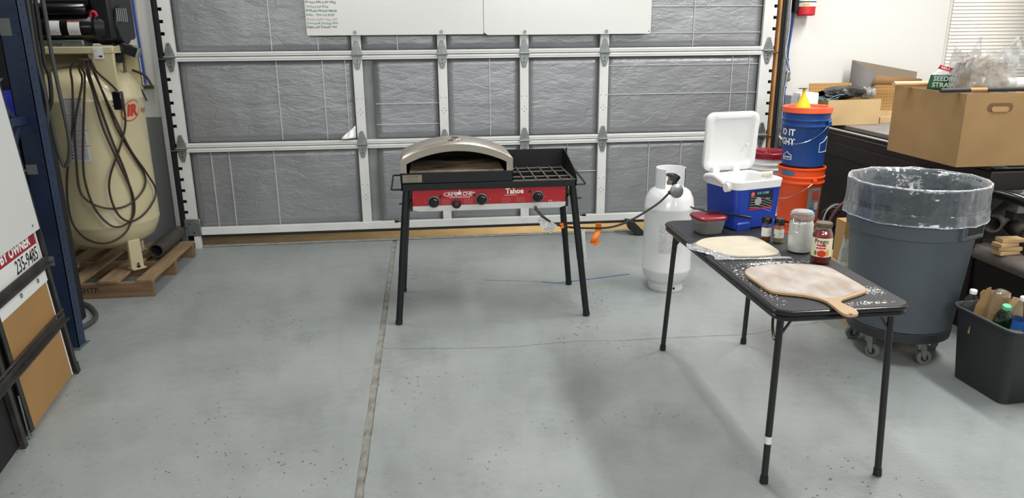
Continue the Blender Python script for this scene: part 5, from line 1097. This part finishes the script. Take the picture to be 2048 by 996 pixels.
clamp((-2.062, 4.05, 1.05), 'orange handled clamp below the shelf with the blue bin'); clamp((-2.062, 4.06, .47), 'orange handled clamp low on the rack beside the sign'); clamp((-2.062, 3.92, 1.66), 'orange handled clamp hanging at the top left corner of rack')
tag(obj('white_carton', box(-2.30, -2.09, 4.05, 4.26, .581, .705), M_label, bevel=.002), 'small white printed carton on the lower rack shelf', 'carton')
gb = tag(obj('grey_plastic_bag', MB().grid(lambda u, v: (-2.18 + .10 * cos(2 * pi * u) * (1 - v ** 2 * .8) * (1 + .2 * noise.noise(Vector((u * 5, v * 4, 0)))), 4.14 + .12 * sin(2 * pi * u) * (1 - v ** 2 * .8), .706 + .17 * v + .02 * noise.noise(Vector((cos(2 * pi * u) * 2, sin(2 * pi * u) * 2, v * 4)))), 32, 14), mat('grey_poly_bag', '6f6f70', .3, bump=.7, bscale=25)), 'crumpled grey plastic bag on top of the white carton', 'bag')
tag(obj('brown_carton', box(-2.3, -2.085, 3.80, 4.0, .982, 1.13), M_kraft, bevel=.002), 'brown carton hung under the shelf with the blue bin', 'carton').location = (0, .0, 0)
tag(obj('red_toolbox', box(-2.32, -2.085, 3.70, 4.04, .60, 1.0), mat('dark_red_metal', '5a1a1c', .4)), 'dark red tool box on the middle rack shelf', 'toolbox').location = (0, -.0, -.019)
tag(obj('clutter_box', box(-2.30, -2.09, 3.9, 4.3, .222, .40), mat('dull_pinkish_box', '8a6c60', .6)), 'faded pinkish box on the lowest rack shelf', 'box')
tag(obj('steel_bowl', MB().lathe([(0, 0), (.05, 0), (.10, .05), (.105, .06), (.095, .055), (0, .01)], 30), M_chrome), 'shiny steel bowl above the blue bin on the rack', 'bowl').location = (-2.18, 4.05, 1.36)
# hanging hoses on far side of the post
hh = thing('hose_bundle', 'bundle of grey hoses hanging between rack and compressor', 'hose', (-1.955, 4.14, 0), 0)
P = []
strands = [(-.035, 1.00, .062), (-.012, 1.15, .05), (.018, 1.25, .045), (.045, .955, .055), (-.05, 1.35, .04)]
for i, (cx, zb, hw) in enumerate(strands):
    y = .02 * i - .02; w = .010 if i < 4 else .008
    top = 2.3
    pts = [(cx - .018, y, top), (cx - .030, y, 1.75), (cx - hw * .6 - .004, y, 1.45), (cx - hw * .55, y, zb + .16), (cx - hw * .3, y, zb + .03), (cx + .0, y, zb), (cx + hw * .55, y, zb + .06), (cx + hw * .75, y, zb + .18), (cx + hw * .5, y, 1.5), (cx + .03, y, 1.8), (cx + .022, y, top)]
    obj('hose_strand', MB().tube(bez(pts, 6), w, 10), M_ghose if i % 2 else M_rubber, hh)
obj('hose_hook', MB().tube([(-.06, -.10, 2.3), (-.06, .08, 2.3), (-.06, .10, 2.34)], .008, 8), M_blk, hh)
tag(obj('floor_hose', MB().tube(bez([(-2.25, 4.72, .015), (-2.12, 4.62, .015), (-2.01, 4.45, .015), (-1.985, 4.32, .015), (-2.02, 4.22, .015), (-2.12, 4.14, .015)]), .014, 10), M_ghose), 'grey hose curving on the floor behind the rack foot', 'hose')

# ================================================================== LEANING FRAME WITH SIGNS
A = Vector((-1.795, 3.64, 0)); d = Vector((.1345, -.9909, 0)); ph = radians(4.5)
up = Vector((-.9909 * sin(ph), -.1345 * sin(ph), cos(ph))); nn = up.cross(d) * 1.0   # nn points towards the aisle
if nn.x < 0: nn = -nn
BM = Matrix(((d.x, up.x, nn.x, A.x), (d.y, up.y, nn.y, A.y), (d.z, up.z, nn.z, A.z), (0, 0, 0, 1)))
def lean(name, label, cat):
    e = empty(name); e.matrix_world = BM; return tag(e, label, cat)     # local: x along the base, y up the lean, z towards the aisle
fr_ = lean('steel_stand', 'dark angle-steel stand leaning at left, holding signs and boards', 'rack')
def lb_(par, nm, u0, u1, w0, w1, t0, t1, m, bevel=.001): return obj(nm, MB().box(u0, u1, w0, w1, t0, t1), m, par, bevel=bevel)
obj('post', MB().box(-.03, .004, 0, 1.9, .012, .017).box(-.03, -.025, 0, 1.9, -.03, .017), M_ang, fr_)
obj('post', MB().box(.60, .634, .02, 1.9, .012, .017).box(.60, .605, .02, 1.9, -.03, .017), M_ang, fr_)
obj('crossbar', MB().box(-.02, 1.0, .578, .618, .018, .023).box(-.02, 1.0, .578, .583, .018, .045), M_ang, fr_)
obj('crossbar', MB().box(-.02, 1.0, .285, .318, .018, .023).box(-.02, 1.0, .285, .29, .018, .045), M_ang, fr_)
obj('thin_rod', MB().tube([(-.02, .335, .022), (1.0, .33, .022)], .006, 8), M_ang, fr_)
obj('foot_tip', MB().box(-.034, .006, -.008, .05, .010, .022), M_ang, fr_)
wp = lean('blank_board', 'large blank white panel clamped in the leaning stand', 'board'); lb_(wp, 'sheet', .012, 1.25, .752, 1.9, .028, .034, M_board); obj('screw', MB().tube([(.088, .785, .034), (.088, .785, .037)], .006, 8), M_galv, wp)
lb_(fr_, 'panel_edge', -.002, .010, .62, 1.9, .018, .034, M_ang)
sg2 = lean('owner_sign', 'red and white sale sign with handwritten number, behind the crossbar', 'sign'); lb_(sg2, 'sign_sheet', .03, 1.2, .545, .90, .0045, .008, M_paper); lb_(sg2, 'red_band', .03, 1.2, .690, .90, .008, .0086, mat('sign_red', '9a1a28', .5)); lb_(sg2, 'white_margin', .012, .026, .60, .745, .004, .012, M_paper)
fs_ = lambda u0, w0: (lambda x, y: Vector((u0 - x, w0 + y, .0092)))
# lettering reads from the aisle: text x runs against the base direction
text('lettering', 'BY OWNER', .060, M_whiteprint, sg2, fs_(.10, .722), align='RIGHT', bold=.04, sx=1.1)
text('handwriting', '235-9485', .085, M_ink, sg2, fs_(.045, .648), align='RIGHT', shear=.12, bold=.008, sx=.85)
w2 = lean('white_poster', 'white poster with two metal rings below the sale sign', 'sign'); lb_(w2, 'sheet', .012, 1.1, .50, .575, .0045, .007, M_paper)
for u in (.13, .34): obj('ring', MB().tube([(u + .009 * cos(a), .535 + .009 * sin(a), .010) for a in [2 * pi * i / 16 for i in range(16)]], .002, 6, closed=True), M_galv, w2)
hb = lean('hardboard_sheet', 'brown hardboard sheet standing in the leaning stand', 'board'); lb_(hb, 'sheet', .035, .585, .012, .56, -.004, .0035, M_hard); lb_(hb, 'white_edge', .026, .0345, .01, .56, -.004, .006, M_paper)
lb_(hb, 'steel_edge', .586, .60, .02, .9, -.006, .010, mat('worn_steel_edge', '7b6f63', .4, .5))
dk = lean('dark_panel', 'dark panel behind the second stand post, far left', 'board'); lb_(dk, 'sheet', .605, 1.2, .01, .55, -.012, -.004, M_blkmat)
tag(obj('wire_hook', MB().tube([(-1.66, 2.95, .04), (-1.74, 3.05, .04)], .003, 6).tube([(-1.70, 3.0, .0), (-1.71, 3.0, .2)], .004, 6), M_galv), 'thin wire bracket at the foot of the leaning stand', 'wire')
obj('third_leg', MB().box(.70, .73, .0, .9, .0, .02), M_ang, fr_)
